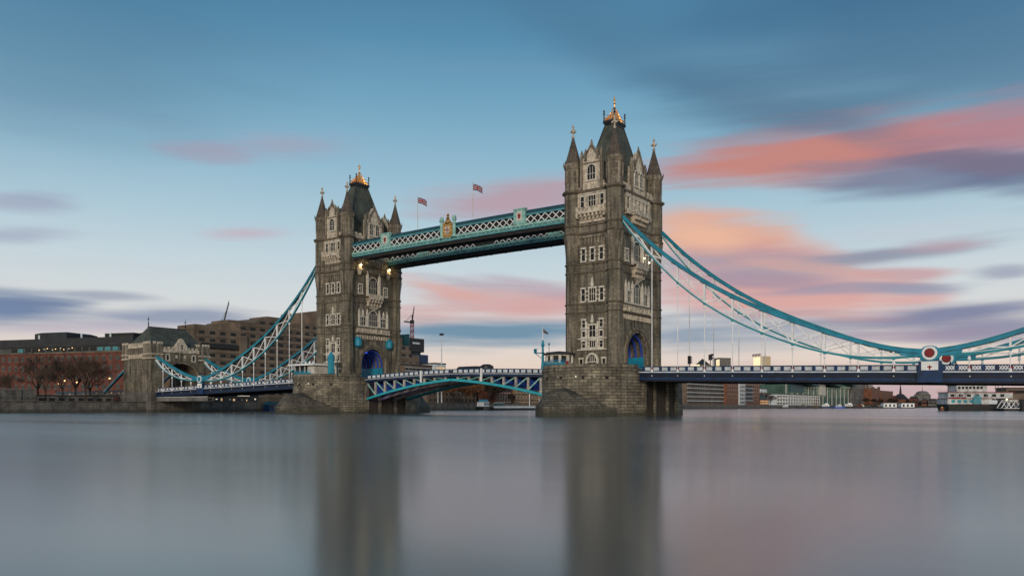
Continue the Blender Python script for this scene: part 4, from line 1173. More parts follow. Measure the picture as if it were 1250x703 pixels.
# ------------------------------------------------------------------ northern gatehouse (abutment tower)
t = thing('gatehouse', 'squat stone gatehouse with wide arch and steep slate roof where the left chains end', 'gatehouse', (-141, 0, 0))
AW = 9.0   # half length along x
b = MB().prism([(-11.2, -3), (10.7, -3), (10.7, 6.6), (-11.2, 6.6)], 'x', -9.6, 9.4); b.build('base', 'quay', t)
w, sp, rise = 6.4, 11.5, 5.0
poly = [(-11.0, 6.6), (-w, 6.6)]+arch_pts(w, sp, rise)+[(w, 6.6), (10.5, 6.6), (10.5, 22.2), (-11.0, 22.2)]
MB().prism(poly, 'x', -8.9, 9.0).build('wall', 'granite', t)
for k, (w0, w1, pr) in enumerate(((6.41, 6.9, .25), (6.9, 7.35, .4))):
    o_ = arch_pts(w1, 11.5, 5+(w1-6.4), 20); i_ = arch_pts(w0, 11.5, 5+(w0-6.4), 20)
    MB().strip([(8.98, y, z) for y, z in i_], [(8.98, y, z) for y, z in o_], [(9.0+pr, y, z) for y, z in o_], [(9.0+pr, y, z) for y, z in i_]).build('archivolt', 'string' if k else 'granite_up', t)
for x0, x1, y0, y1 in ((-9.3, -5.3, -11.4, -7.4), (4.9, 9.5, -11.5, -6.9), (4.9, 9.5, 6.9, 11.0), (-9.3, -5.3, 6.9, 11.0)):
    b = MB().box(x0, x1, y0, y1, 17.6, 22.9)
    q = b.build('corner_turret', 'granite_up', t)
    b = MB().box(x0-.2, x1+.2, y0-.2, y1+.2, 17.7, 18.1).box(x0-.25, x1+.25, y0-.25, y1+.25, 19.2, 19.55); b.build('string_course', 'light', q)
    b = MB()
    for k in range(4):
        a = x0+.5+(x1-x0-1)*k/3
        for y in (y0+.15, y1-.15): b.box(a-.4, a+.4, y-.2, y+.2, 22.9, 23.7)
    for k in range(2):
        a = y0+1.6+(y1-y0-3.2)*k
        for x in (x0+.15, x1-.15): b.box(x-.2, x+.2, a-.4, a+.4, 22.9, 23.7)
    b.build('battlement', 'light', q)
b = MB().box(-5.3, 4.9, -11.3, -11.01, 18.0, 19.4)
for k in range(9): b.box(-5+k*1.15, -4.6+k*1.15, -11.5, -11.301, 18.1, 19.3)
b.build('carved_band', 'light', t)
b = MB().box(-5.3, 4.9, -11.35, -10.9, 21.6, 22.5)
for k in range(5): b.box(-5+k*2.1, -3.8+k*2.1, -11.35, -10.9, 22.5, 23.3)
b.build('parapet', 'light', t)
b = MB().box(8.8, 9.35, -6.9, 6.9, 20.2, 21.4)
for k in range(9): b.box(8.85, 9.3, -6.4+k*1.5, -5.6+k*1.5, 21.4, 22.1)
b.build('parapet', 'light', t)
b = MB().prism([(8.2-5.0, 0)]*0+[(-2.3, 20.6), (2.3, 20.6), (2.3, 22.4), (.3, 25.2), (-.3, 25.2), (-2.3, 22.4)], 'x', 8.3, 9.55)
g = b.build('gable', 'light', t)
o = window(.9, 1.5, 2, 'arch', False, False); o.parent = g; o.location = (9.56, 0, 21.2); o.rotation_euler = (0, 0, PI/2)
for y in (-4.9, 4.9):
    o = window(.9, 1.9, 1, 'flat', False, True); o.parent = t; o.location = (9.0, y, 17.4); o.rotation_euler = (0, 0, PI/2)
for y in (-1.6, 1.6): MB().box(9.0, 9.14, y-.35, y+.35, 18.3, 19.4).build('shield', 'light', t)
rb = MB()
v0 = [(-8.4, -10.4, 22.0), (8.4, -10.4, 22.0), (8.4, 9.9, 22.0), (-8.4, 9.9, 22.0), (-.25, -6.8, 29.3), (.25, -6.8, 29.3), (.25, 7.2, 29.3), (-.25, 7.2, 29.3)]
rb.v = v0; rb.f = [(0,3,2,1),(4,5,6,7),(0,1,5,4),(1,2,6,5),(2,3,7,6),(3,0,4,7)]
r_ = rb.build('roof', 'slate', t)
MB().box(-.4, .4, -6.9, 7.3, 29.28, 29.55).build('ridge', 'metalroof', r_)
for y in (-6.8, 7.2): MB().lathe([(29.5, .25), (30.2, .12), (30.5, .35), (30.8, .12), (31.8, .1), (32.0, .38), (32.3, .1), (33.4, .03)], 0, y, 6).build('finial', 'black', r_)
for sy in (-1, 1):
    MB().box(9.4, 10.6, sy*9.2-.7, sy*9.2+.7, 6.6, 8.6).build('saddle_plinth', 'granite', t)
for sy, lb in ((-1, 'blue and white sloping tie girder left of the gatehouse, front side'), (1, 'blue and white sloping tie girder left of the gatehouse, rear side')):
    t = thing('land_tie', lb, 'tie girder', (-149.8, sy*9.2, 15.6), 0, 'land ties behind the gatehouse')
    MB().bar((0, 0, 0), (-17.5, 0, -9.0), .5, .8).build('girder', 'teal', t); MB().bar((0, 0, .45), (-17.5, 0, -8.55), .62, .14).build('flange', 'white', t)
    MB().bar((0, 0, -.45), (-17.5, 0, -9.45), .62, .12).build('flange', 'navy', t)

# ------------------------------------------------------------------ approach viaduct and left bank
t = thing('approach_viaduct', 'grey stone approach viaduct with blue railing left of the gatehouse', 'viaduct')
MB().box(-205, -150.4, -9.3, 9.3, -2, 6.1).build('wall', 'quay', t)
MB().box(-205, -150.4, -9.55, -9.3, 5.85, 6.15).build('coping', 'concrete', t)
b = MB()
for zz in (6.4, 7.1): b.box(-205, -150.5, -9.4, -9.28, zz, zz+.14)
for k in range(18): b.box(-151-k*3, -150.8-k*3, -9.42, -9.26, 6.15, 7.25)
b.build('railing', 'navy', t)
MB().box(-205, -150.5, -9.36, -9.32, 6.55, 7.05).build('railing_panels', 'teal_dark', t)
n = 14
MB().prism([(-160.5, 2.6), ]+[(-158+x, z) for x, z in arch_pts(2.5, 3.6, 2.0, n)]+[(-155.5, 2.6)], 'y', -9.36, -9.31).build('archway', 'dark', t)
MB().prism([(-160.0, 2.6), ]+[(-158+x, z) for x, z in arch_pts(2.0, 3.6, 1.6, n)]+[(-156, 2.6)], 'y', -9.42, -9.3601).build('door', 'redbrick', t)
for k in range(5): MB().box(-168-k*7, -165.5-k*7, -9.38, -9.31, 2.7, 4.3).build('window', 'dark', t)
for i, (x, lb) in enumerate(((-164, 'lit globe street lamp nearest the gatehouse on the approach road'), (-189, 'second lit street lamp left of the sloping tie on the approach road'), (-199, 'third lit street lamp from the gatehouse, in front of the bare trees'), (-204, 'leftmost lit street lamp on the approach road'))):
    lamp_post(x, -8.9, 6.1, (5.6, 4.6, 5.4, 4.4)[i], lb, 'street lamps on the approach road')
t = thing('wharf_wall', 'pale grey masonry wall at the far left above the quay', 'wall', (-141, 0, 2.6))
MB().box(-1.5, 0, -130, -43.5, 0, 4.0).build('body', 'quay', t); MB().box(-1.7, .15, -130, -43.4, 4.0, 4.3).build('coping', 'concrete', t)
for k in range(10): MB().box(0, .35, -128+k*8.8, -127+k*8.8, 0, 3.9).build('buttress', 'quay', t)
t = thing('wharf_building', 'low grey wharf building between the far left wall and the gatehouse', 'building', (-150, 0, 2.6))
MB().box(-6, 0, -43, -14.5, 0, 2.3).build('wall', 'concrete', t); MB().box(-6.2, .3, -43.1, -14.4, 2.301, 2.6).build('roof', 'metalroof', t)
for k in range(9): MB().box(0, .06, -42+k*3.1, -40.2+k*3.1, .6, 1.6).build('window', 'dark', t)
t = thing('quay_fence', 'thin dark railing along the left quay edge', 'railing', (-135.5, 0, 3.15))
b = MB().box(-.04, .04, -200, -12, .95, 1.03).box(-.04, .04, -200, -12, .5, .56)
for k in range(94): b.box(-.05, .05, -200+2*k, -199.9+2*k, 0, 1)
b.build('rails', 'black', t)
# quay pavilion with lit windows and the blue kiosk under the left span
t = thing('riverside_restaurant', 'dark low restaurant with lit windows beneath the left road deck', 'restaurant', (-137.5, 0, 2.6))
MB().box(-9, 0, 13, 36, 0, 3.2).build('wall', 'metalroof', t); MB().box(-9.5, .8, 12.6, 36.4, 3.2, 3.45).build('roof', 'black', t)
for k in range(12): MB().box(0, .07, 13.6+k*1.85+.3*(k % 2), 14.1+k*1.85+.15*(k % 4), .9+.25*(k % 3), 1.35+.2*(k % 4)).build('window', ('winlit', 'winwhite', 'darkglass')[k*5 % 3], t)
for y0, y1 in ((14, 20), (26, 31.5)): MB().box(.8, .9, y0, y1, 2.8, 2.95).build('sign_light', 'winwhite', t)
t = thing('kiosk', 'small blue and white quayside kiosk between restaurant and far pier', 'kiosk', (-129, 0, -0.5))
MB().box(-4, 0, 35, 46, 0, 2.5).build('wall', 'navy', t); MB().prism([(34.5, 2.5), (46.5, 2.5), (44, 3.9), (37, 3.9)], 'x', -4.4, .4).build('roof', 'teal_dark', t)
for k in range(6): MB().box(0, .07, 35.6+k*1.75, 36.7+k*1.75, .9, 2.0).build('window', 'panel' if k % 2 else 'glass', t)
MB().box(-5, 2, 33.5, 47, -.3, .0).build('pontoon', 'dark', t)

# ------------------------------------------------------------------ trees
def make_tree(seed, h, spread=.55, twm='twigs', fork=5, depth=7, dens=1.25):
    rnd = random.Random(seed); tr = MB(); cw = MB()
    def grow(p, d, ln, r, lv):
        q = p+d*ln
        (tr if lv <= 1 else cw).tube(p, q, r, r*.68, 6 if lv < 2 else 3)
        if lv >= depth: return
        k = 2 if lv == 0 else (3 if rnd.random() < .55*dens else 2)
        if lv == 0: k = fork
        for i in range(k):
            a = rnd.uniform(0, 2*PI); tilt = rnd.uniform(.25, .75) if lv else rnd.uniform(.3, .7)
            o = d.orthogonal().normalized(); o.rotate(Matrix.Rotation(a+i*2*PI/k, 3, d))
            nd = (d*math.cos(tilt)+o*math.sin(tilt)+Vector((0, 0, .10))).normalized()
            s0 = q if i < 2 or lv == 0 else p.lerp(q, rnd.uniform(.5, .95))
            grow(s0, nd, ln*rnd.uniform(.62, .86), max(.03, r*.6), lv+1)
    grow(Vector((0, 0, 0)), Vector((0, 0, 1)), h*.24, h*.020, 0)
    return tr, cw
MT['darkleaf'] = mat('dark_leaves', (.045, .035, .025), .9, var=.4, scale=.6)
_trees = []
def plant(x, y, z, h, kind, label, group, rz=0, tw='twigs'):
    while len(_trees) < 3:
        s0 = len(_trees); a, b = make_tree(11+s0*7, 16); t = bpy.data.objects.new('bare_tree', None); COL.objects.link(t)
        a.build('trunk', 'bark', t); b.build('crown', 'twigs', t); _trees.append(t); PROTO.append(t)
    t = tree_copy(_trees[kind], None, (x, y, z), rz); s_ = h/16; t.scale = (s_, s_, s_)
    t['label'] = label; t['category'] = 'tree'; t['group'] = group
    if tw != 'twigs':
        for c in t.children:
            if c.name.startswith('crown'):
                rr = random.Random(int(x*7+y)); g = MB(); vs_ = c.data.vertices
                for _ in range(4500):
                    p_ = vs_[rr.randrange(len(vs_))].co; s0 = rr.uniform(.18, .42)
                    a_ = Vector((rr.gauss(0, 1), rr.gauss(0, 1), rr.gauss(0, 1))).normalized(); b_ = a_.orthogonal().normalized(); k_ = len(g.v)
                    q_ = p_+Vector((rr.gauss(0, .25), rr.gauss(0, .25), rr.gauss(0, .2)))
                    g.v += [tuple(q_-a_*s0), tuple(q_+b_*s0*.7), tuple(q_+a_*s0), tuple(q_-b_*s0*.7)]; g.f.append((k_, k_+1, k_+2, k_+3))
                g.build('foliage', tw, t)
    return t
for i, (x, y, h, k, lb) in enumerate((
    (-152, -46, 11, 0, 'bare tree at the far left edge above the grey wall'),
    (-146, -38.5, 13, 1, 'bare tree with low fork right of the grey wall'),
    (-160, -35, 19, 2, 'tall bare tree before the red brick building, left of the middle one'),
    (-147, -25.5, 18, 0, 'bare tree with thick trunk rising from the quay in front of the viaduct'),
    (-165, -20.5, 21, 1, 'tallest bare tree in the middle of the red brick front'),
    (-168, -14, 18, 2, 'bare tree nearest to the gatehouse before the red brick front'),
    (-158, -28, 17, 1, 'bare tree between two others beside the street lamps'))):
    plant(x, y, 2.6, h, k, lb, 'bare trees on the left bank', rz=i*1.3)

# ------------------------------------------------------------------ buildings
MT['greenglass'] = mat('green_glass', (.03, .20, .12), .25, var=.6, scale=.08, spec=.3)
MT['greenwall'] = mat('green_wall', (.05, .11, .085), .6, var=.4, scale=.1)
def facade(t, xf, y0, y1, z0, z1, ny, nz, ww, wh, m='glass', frame=None, skip=None, dz=0, first=True):
    o = None; cnt = 0; rest = MB()
    for j in range(nz):
        for i in range(ny):
            y = y0+(y1-y0)*(i+.5)/ny; z = z0+(z1-z0)*(j+.5)/nz
            if skip and skip(y, z): continue
            cnt += 1
            if cnt > 98: rest.box(xf-.02, xf+.05, y-ww/2, y+ww/2, z-wh/2, z+wh/2); continue
            if o is None or (m == 'mix'):
                mm = m
                if m == 'mix': mm = 'winlit' if random.random() < .02 else 'darkglass'
                key = (mm, round(ww, 2), round(wh, 2), frame)
                if key in _fw: o = tree_copy(_fw[key], t, (xf, y, z))
                else:
                    o = MB().box(-.02, .05, -ww/2, ww/2, -wh/2, wh/2).build('window', mm, t, loc=(xf, y, z)); _fw[key] = o
                    if frame:
                        MB().box(0, .16, -ww/2-.18, ww/2+.18, wh/2, wh/2+.25).box(0, .2, -ww/2-.18, ww/2+.18, -wh/2-.25, -wh/2).build('surround', frame, o)
            else: tree_copy(o, t, (xf, y, z))
    if rest.f: tag(rest.build('window_rows', m if m != 'mix' else 'darkglass', t), kind='stuff')
_fw = {}
def block(name, label, xf, dep, y0, y1, zt, m, ny, nz, ww, wh, group=None, wm='glass', frame=None, roof='metalroof', z0=2.6, parapet=.7):
    t = thing(name, label, 'building', (0, 0, 0), 0, group)
    MB().box(xf-dep, xf, y0, y1, z0, zt).build('wall', m, t)
    MB().box(xf-dep-.2, xf+.2, y0-.2, y1+.2, zt, zt+parapet).build('roof', roof, t)
    if nz: facade(t, xf, y0+1, y1-1, z0+.8, zt-.4, ny, nz, ww, wh, wm, frame)
    return t
# long red brick building behind the approach road
t = thing('brick_office_building', 'long red brick building with dark glazed attic at the far left', 'building', (-214.8, 25.8, 0), R(-70.8))
MB().box(-30, 0, -95, 0, 2.6, 25.6).build('wall', 'redbrick', t)
MB().box(-30, .35, -95, .3, 25.6, 26.0).build('cornice', 'brownband', t)
MB().box(-28, -1.6, -94, -1, 26.0, 28.6).build('attic', 'bldgglass', t)
MB().box(-29, -.4, -95, -.2, 28.6, 30.0).box(-29, -2.4, -94, -1, 30.01, 32.6).build('roof', 'metalroof', t)
MB().box(-24, -6, -61, -42, 32.6, 35.4).frustum(35.4, 9, 9.4, 36.1, 7, 7.5, -15, -51.5).build('plant_room', 'metalroof', t)
MB().box(-22, -6, -20, -4, 32.6, 34.6).build('plant_room', 'black', t)
for y in (-58.5, -33.5, -17): MB().box(-5.9, -5.6, y, y+.9, 32.8, 34.8).build('vent', 'panel', t)
facade(t, 0, -79, -1, 4, 25.2, 20, 5, 1.75, 1.9, 'bldgglass', 'brownband')
for k in range(16): MB().box(-1.55, -1.45, -70+k*4.2, -67+k*4.2, 26.5, 28.2).build('attic_window', 'mid_green' if k in (1, 12, 13, 14) else 'glass', t)
for k in range(9): MB().sphere((-.3, -52+k*2.4+.5*(k % 2), 27.3+.3*(k % 3)), .20, 6, 4).build('terrace_lamp', 'winwhite' if k % 2 else 'lamp', t)
for k in range(10): MB().box(.05, .12, -38+k*3.9, -37.3+k*3.9, 6.8, 7.9).build('shop_light', 'winlit', t)
# stepped brown concrete hotel
prof = [(41, 36.0), (64, 36.0), (64, 40.4), (72, 40.6), (76, 43.2), (84, 43.8), (92, 42.0), (98, 42.4), (112, 43.4), (112, 47.2), (121, 47.6), (121, 52), (150, 54), (150, 50), (163, 50), (163, 40.5), (170, 40.5), (170, 36), (177, 36), (177, 31), (184, 31), (184, 24), (192, 24)]
t = thing('stepped_hotel', 'large brown concrete hotel with stepped roofline behind the far tower', 'hotel', (0, 0, 0))
MB().prism([(41, 2.6)]+prof+[(192, 2.6)], 'x', -235, -190).build('wall', 'brownconc', t)
ht = lambda y: float(np.interp(y, [p[0]+.001*i for i, p in enumerate(prof)], [p[1] for p in prof]))
for j in range(13):
    z = 6.25+3.323*j
    runs = [y for y in np.arange(42, 191, 1.0) if ht(y) > z+1.6]
    if not runs: continue
    st = runs[0]; pv = st
    for y in runs[1:]+[999]:
        if y > pv+1.5:
            if pv-st > 3: MB().box(-190, -189.7, st, pv, z-.55, z+.2).build('balcony_band', 'brownband', t)
            st = y
        pv = y
facade(t, -190, 42, 121, 6.0, 49.2, 15, 13, 2.7, 1.35, 'darkglass', None, skip=lambda y, z: ht(y)-1.5 < z)
facade(t, -190, 163, 185, 6.8, 36.9, 4, 7, 2.6, 1.7, 'darkglass', None, skip=lambda y, z: ht(y)-1 < z)
for y0, y1, x in ((45, 56, -196), (68, 80, -205), (86, 96, -200)): MB().box(x-14, x, y0, y1, ht(y0)-.5, ht(y0)+2.2).build('plant_room', 'brownconc', t)
MB().box(-189.3, -188.9, 44, 62, 27.5, 29.6).build('dark_gallery', 'black', t)
MB().box(-192, -188.8, 63.5, 67, 25, 34).build('stair_tower', 'brownband', t)
block('annexe', 'lower terraced annexe of glass and concrete right of the far tower', -182, 20, 163, 186, 24.5, 'brownconc', 7, 6, 2.3, 1.5, frame='panel')
# building core under construction with its crane
t = thing('building_core', 'dark concrete core of a tower under construction beneath the red crane', 'building', (0, 0, 0))
MB().box(-215, -200, 186, 196, 2.6, 39).build('core', 'metalroof', t); MB().box(-216, -199, 184.5, 198, 34, 42).build('climbing_formwork', 'black', t)
MB().box(-199, -198.8, 188, 194, 38.6, 39.6).build('sign_board', 'panel', t); MB().box(-210, -198.5, 186, 201, 27.5, 32.5).build('blue_screens', 'navy', t)
MB().box(-205, -198, 183.3, 184.4, 36, 44).build('hoist_mast', 'teal_dark', t)
block('white_apartment_block', 'small pale lit apartment block right of the construction core', -180, 12, 186.5, 196, 26, 'panel', 3, 6, 2, 1.6, frame='teal_green', wm='winlit')
def crane(x, y, z0, zt, jib, rise, ang, label, m):
    t = thing('tower_crane', label, 'crane', (x, y, z0))
    b = MB(); h = zt-z0; s_ = .7
    for a in (-1, 1):
        for c in (-1, 1): b.bar((a*s_, c*s_, 0), (a*s_, c*s_, h), .35)
    n = int(h/2.6)
    for k in range(n):
        z = k*h/n; z2 = z+h/n
        for c in (-1, 1): b.bar((-s_, c*s_, z), (s_, c*s_, z2), .2).bar((c*s_, -s_, z), (c*s_, s_, z2), .2)
    b.build('mast', m, t)
    d = Vector((math.cos(ang), math.sin(ang), 0)); e = d*jib+Vector((0, 0, rise))
    j = MB(); p0 = Vector((0, 0, h)); side = Vector((-d.y, d.x, 0))*.7
    up = Vector((0, 0, 1.2))
    for o in (side, -side): j.bar(p0+o, p0+e+o*.3, .3)
    j.bar(p0+up, p0+e+up*.2, .3)
    for k in range(10):
        a, c = k/10, (k+1)/10; j.bar(p0+e*a+side*(1-a*.7), p0+e*c+up, .18).bar(p0+e*a+up, p0+e*c-side*(1-c*.7), .18)
    j.build('jib', m if m != 'red' else 'black', t)
    MB().bar(p0+Vector((0, 0, .4)), p0-d*5+Vector((0, 0, .8)), 1.0, .7).box(-.9, .9, -.9, .9, h-.3, h+1.8).build('counter_jib', 'black', t)
    MB().bar(p0-d*4+Vector((0, 0, .8)), p0+Vector((0, 0, 5)), .22).bar(p0+Vector((0, 0, 1)), p0+Vector((0, 0, 5)), .3).bar(p0+Vector((0, 0, 5)), p0+e*.8, .12).build('stay', 'black', t)
    return t
crane(-206.8, 195.7, 41.9, 52.0, 1.2, 9.5, 1.0, 'red luffing crane with raised jib on the construction core right of the far tower', 'red')
crane(-246.4, 92.0, 24, 42.5, 3.6, 14, math.atan2(.59, .80), 'thin dark crane jib leaning right above the brown hotel', 'black')
t = thing('flood_mast', 'slim pale mast with lamp head standing behind the lifting road', 'mast', (-150, 158.4, 2.6))
MB().tube((0, 0, 0), (0, 0, 36.4), .35, .2, 8).build('pole', 'panel', t); MB().box(-.8, .8, -.8, .8, 36.2, 37.2).build('head', 'black', t)
t = thing('flood_mast', 'shorter lattice mast left of the slim pale mast', 'mast', (-150, 155.5, 2.6))
MB().tube((0, 0, 0), (0, 0, 20), .25, .2, 8).build('pole', 'panel', t); MB().box(-1.4, 1.4, -.2, .2, 18.6, 18.9).build('crossarm', 'cream', t)

# centre background, seen beneath and above the lifting road
t = block('apartment_building', 'long brown riverside apartment block whose roofs show above the lifting road', -166, 18, 196, 270, 22, 'redbrick', 15, 5, 1.8, 1.6, frame='cream', roof='metalroof')
for y0, y1, zz in ((206, 219, 25.4), (219.5, 234, 24.6), (246, 263, 25.2)):
    MB().prism([(y0, 22.7), (y1, 22.7), (y1-4, zz), (y0+4, zz)], 'x', -182, -168).build('roof_pavilion', 'metalroof', t)
MB().lathe([(24.4, 4.2), (26.2, 4.2), (27.3, 2.2)], -174, 227.3, 12).build('dome', 'black', t)
t = block('terrace_house', 'brown house with dark hipped roof and white windows beneath the lifting road', -150, 12, 204, 221, 10.2, 'redbrick', 6, 2, 1.3, 1.9, frame='frame', wm='bldgglass')
MB().frustum(10.9, 6.5, 9, 14.2, 1, 4, -156, 212.5).build('hip_roof', 'metalroof', t)
block('brick_warehouse', 'yellow brick warehouse with rows of white framed windows next to the near pier', -149, 18, 221.5, 275, 17.5, 'yellowbrick', 16, 4, 1.3, 1.9, frame='frame', wm='bldgglass')
block('pale_terrace', 'pale terrace behind the orange trees beneath the lifting road', -160, 12, 158, 200, 16.5, 'brownconc', 12, 4, 1.3, 1.6, frame='brownband', wm='darkglass')
for i, (y, h, k, tw, lb) in enumerate(((160, 14, 0, 'autumn_lit', 'dark bare tree beside the far pier beneath the lifting road'), (170, 12, 1, 'autumn_lit', 'orange brown tree beneath the left lifting leaf'), (177, 13.5, 2, 'autumn_lit', 'larger orange brown tree beneath the lifting road'), (190, 14, 0, 'darkleaf', 'dark tree left of the hipped roof house'), (197, 13.5, 1, 'darkleaf', 'dark tree touching the hipped roof house'), (211, 7, 2, 'darkleaf', 'small dark tree before the hipped roof house'))):
    plant(-143, y, 2.6, h, k, lb, 'riverside trees under the lifting road', i*1.1, tw)
t = thing('houseboat', 'white moored houseboat with blue cabin at the left under the lifting road', 'boat', (-112, 146, WATER_Z), 1.9)
MB().prism([(-5.5, .0), (5.0, .0), (6.5, 1.9), (-6, 1.7)], 'y', -2, 2).build('hull', 'black', t)
MB().box(-4.5, 3.5, -1.7, 1.7, 1.9, 4.0).build('cabin', 'white', t); MB().box(-2.5, 2.5, -1.5, 1.5, 4.0, 5.3).build('wheelhouse', 'teal', t)
for k in range(4): MB().box(-3.8+k*1.9, -2.7+k*1.9, -1.78, -1.7, 2.5, 3.5).build('window', 'glass', t)
MB().box(-4.8, 3.8, -1.9, 1.9, 3.99, 4.15).build('roof', 'cream', t)
t = thing('pontoon', 'long low pontoon with white railing and two white masts under the lifting road', 'pontoon', (-113, 0, WATER_Z))
MB().box(-3, 3, 152, 192, 0, 1.1).build('deck', 'dark', t)
b = MB().box(2.85, 2.95, 152, 192, 2.15, 2.27)
for k in range(41): b.box(2.85, 2.95, 152+k, 152.12+k, 1.1, 2.15)
b.build('railing', 'white', t); MB().box(2.5, 2.8, 152, 192, 1.1, 1.75).build('kerb', 'panel', t)
for y, h in ((182.5, 14), (191.5, 6)): MB().tube((2.6, y, 1), (2.6, y, h), .22, .16, 6).build('mast', 'white', t)
t = thing('motor_launch', 'small dark launch moored behind the pontoon', 'boat', (-119, 168, WATER_Z), 1.6)
MB().prism([(-5, 0), (5, 0), (6.5, 1.6), (-5.2, 1.5)], 'y', -1.7, 1.7).build('hull', 'navy_dark', t); MB().box(-3, 2, -1.3, 1.3, 1.5, 3.6).build('cabin', 'teal_dark', t); MB().box(-3.3, 2.4, -1.5, 1.5, 3.6, 3.8).build('roof', 'panel', t)

# ------------------------------------------------------------------ right background along the far bank
def slabs(t, xf, y0, y1, zs, m, pr=1.0, th=.5):
    for z in zs: MB().box(xf, xf+pr, y0, y1, z, z+th).build('balcony', m, t)
t = block('balcony_apartments', 'grey apartment block with long balconies just right of the near pier', -150, 25, 470, 551, 24.5, 'brownconc', 15, 6, 3.4, 2.0, wm='mix', frame=None)
slabs(t, -150, 470, 551, [6, 9.6, 13.2, 16.8, 20.4, 24], 'panel')
t = block('orange_brick_block', 'orange brick apartment block between grey balconies and a glass stair tower', -147, 20, 551.3, 581, 27, 'orangebrick', 6, 6, 2.2, 2.2, wm='bldgglass')
block('stair_tower', 'narrow grey glass tower between two orange brick blocks', -146, 14, 582, 597, 30, 'panel', 3, 7, 3.4, 2.6, wm='bldgglass')
t = block('dark_brick_block', 'brick block with dark glazed middle right of the glass tower', -148, 22, 597.5, 644, 25, 'orangebrick', 8, 6, 2.6, 2.2, wm='bldgglass')
MB().box(-148, -147.6, 603, 622, 6, 22).build('glazed_bay', 'metalroof', t); slabs(t, -147.6, 603, 622, [7, 11, 15, 19], 'panel', .8)
t = block('low_pavilion', 'low orange house with teal upper floor beside the bare trees', -148, 12, 644.5, 672, 8.5, 'orangebrick', 6, 2, 2, 1.6, wm='winlit')
MB().box(-158, -149, 648, 660, 9.2, 13).build('teal_storey', 'teal_dark', t)
for i, (y, h, lb) in enumerate(((655, 16, 'bare tree rising behind the low orange house'), (668, 17, 'bare tree in the gap between brick and green glass buildings'), (680, 14, 'bare tree nearest to the white framed building'), (690, 13, 'bare tree beside the corner of the white framed building'))):
    plant(-152, y, 2.6, h, i % 3, lb, 'bare trees on the far right bank', i)
t = block('white_framed_building', 'low white framed riverside building in front of the green glass roofs', -147, 10, 694, 860, 14.5, 'panel', 18, 3, 6.5, 2.6, wm='bldgglass')
slabs(t, -147, 694, 730, [5.8, 9.6, 13.2], 'white', 1.4, .7)
for k in range(18): MB().box(-147, -146.3, 694+k*9.6, 694.9+k*9.6, 2.6, 14.4).build('pier', 'cream', t)
t = thing('green_glass_building', 'green glazed building with wing shaped roofs on the far right bank', 'building', (0, 0, 0))
MB().box(-200, -160, 760, 1062, 2.6, 27).build('wall', 'greenwall', t)
facade(t, -160, 765, 1058, 13, 27, 24, 4, 8.5, 2.5, 'greenglass')
for k in range(14): MB().box(-159.9, -159.2, 766+k*22, 767.2+k*22, 2.6, 27).build('mullion', 'cream', t)
for y0, y1, z0_, z1_ in ((770, 870, 32, 26), (868, 985, 34, 28), (975, 1062, 37, 30)):
    MB().prism([(y0, z0_), (y0, z0_+1.6), (y1, z1_+1.6), (y1, z1_)], 'x', -202, -150).build('wing_roof', 'teal_dark', t)
MB().box(-165, -159, 780, 835, 18, 27.5).build('barrel_bay', 'teal_dark', t); MB().box(-163, -158.5, 905, 930, 16, 32).build('atrium', 'cream', t)
MB().box(-198, -158, 1000, 1058, 27, 36).build('upper_storey', 'greenglass', t)
specs_ = [('grey_tower_block', 'pale grey block behind the bare trees left of the green building', -240, 30, 960, 1130, 46, 'concrete', 10, 6, 5, 3, 'glass'),
 ('stone_warehouse', 'grey stone warehouse right of the green glass building', -158, 25, 1066, 1140, 40, 'concrete', 8, 7, 3.4, 2.6, 'glass'),
 ('brown_warehouse', 'brown brick warehouse behind the moored sailing barges', -146, 24, 1142, 1196, 29, 'orangebrick', 6, 6, 3.2, 2.4, 'glass'),
 ('brick_warehouse', 'orange brick warehouse below the blue residential tower', -145, 24, 1198, 1290, 26, 'orangebrick', 8, 5, 4, 2.4, 'glass'),
 ('small_warehouse', 'small dark warehouse at the right end of the brick row', -144, 20, 1292, 1340, 19, 'redbrick', 5, 4, 3.4, 2.2, 'glass'),
 ('residential_tower', 'slender blue green tower rising above the far warehouses', -300, 35, 1800, 1880, 64, 'bldgglass', 5, 10, 9, 3.2, 'teal_dark'),
 ('square_silo_building', 'square pale building with rounded top on the far shore left of the ferry', -96, 22, 1318, 1340, 21, 'concrete', 4, 5, 3, 2, 'glass')]
for (nm, lb, xf, dep, y0, y1, zt, m, ny, nz, ww, wh, wm) in specs_:
    t = block(nm, lb, xf, dep, y0, y1, zt, m, ny, nz, ww, wh, wm=wm)
    if nm == 'square_silo_building': MB().lathe([(21.7, 10.5), (25, 9.5), (27, 6), (27.6, 2)], xf-11, 1329, 14).build('dome', 'concrete', t); MB().tube((xf-11, 1329, 27), (xf-11, 1329, 37), .5, .2).build('mast', 'black', t)
# church on the far shore with its spire
t = thing('spired_church', 'small church with thin dark spire on the far shore in the right gap', 'church', (-140, 1326, 2.6))
MB().box(-14, 14, -9, 9, 0, 11).build('nave', 'orangebrick', t); MB().frustum(11.01, 12, 9, 20, 4, 3).build('roof', 'metalroof', t); MB().frustum(19, 2, 2, 37, .3, .3).build('spire', 'black', t)
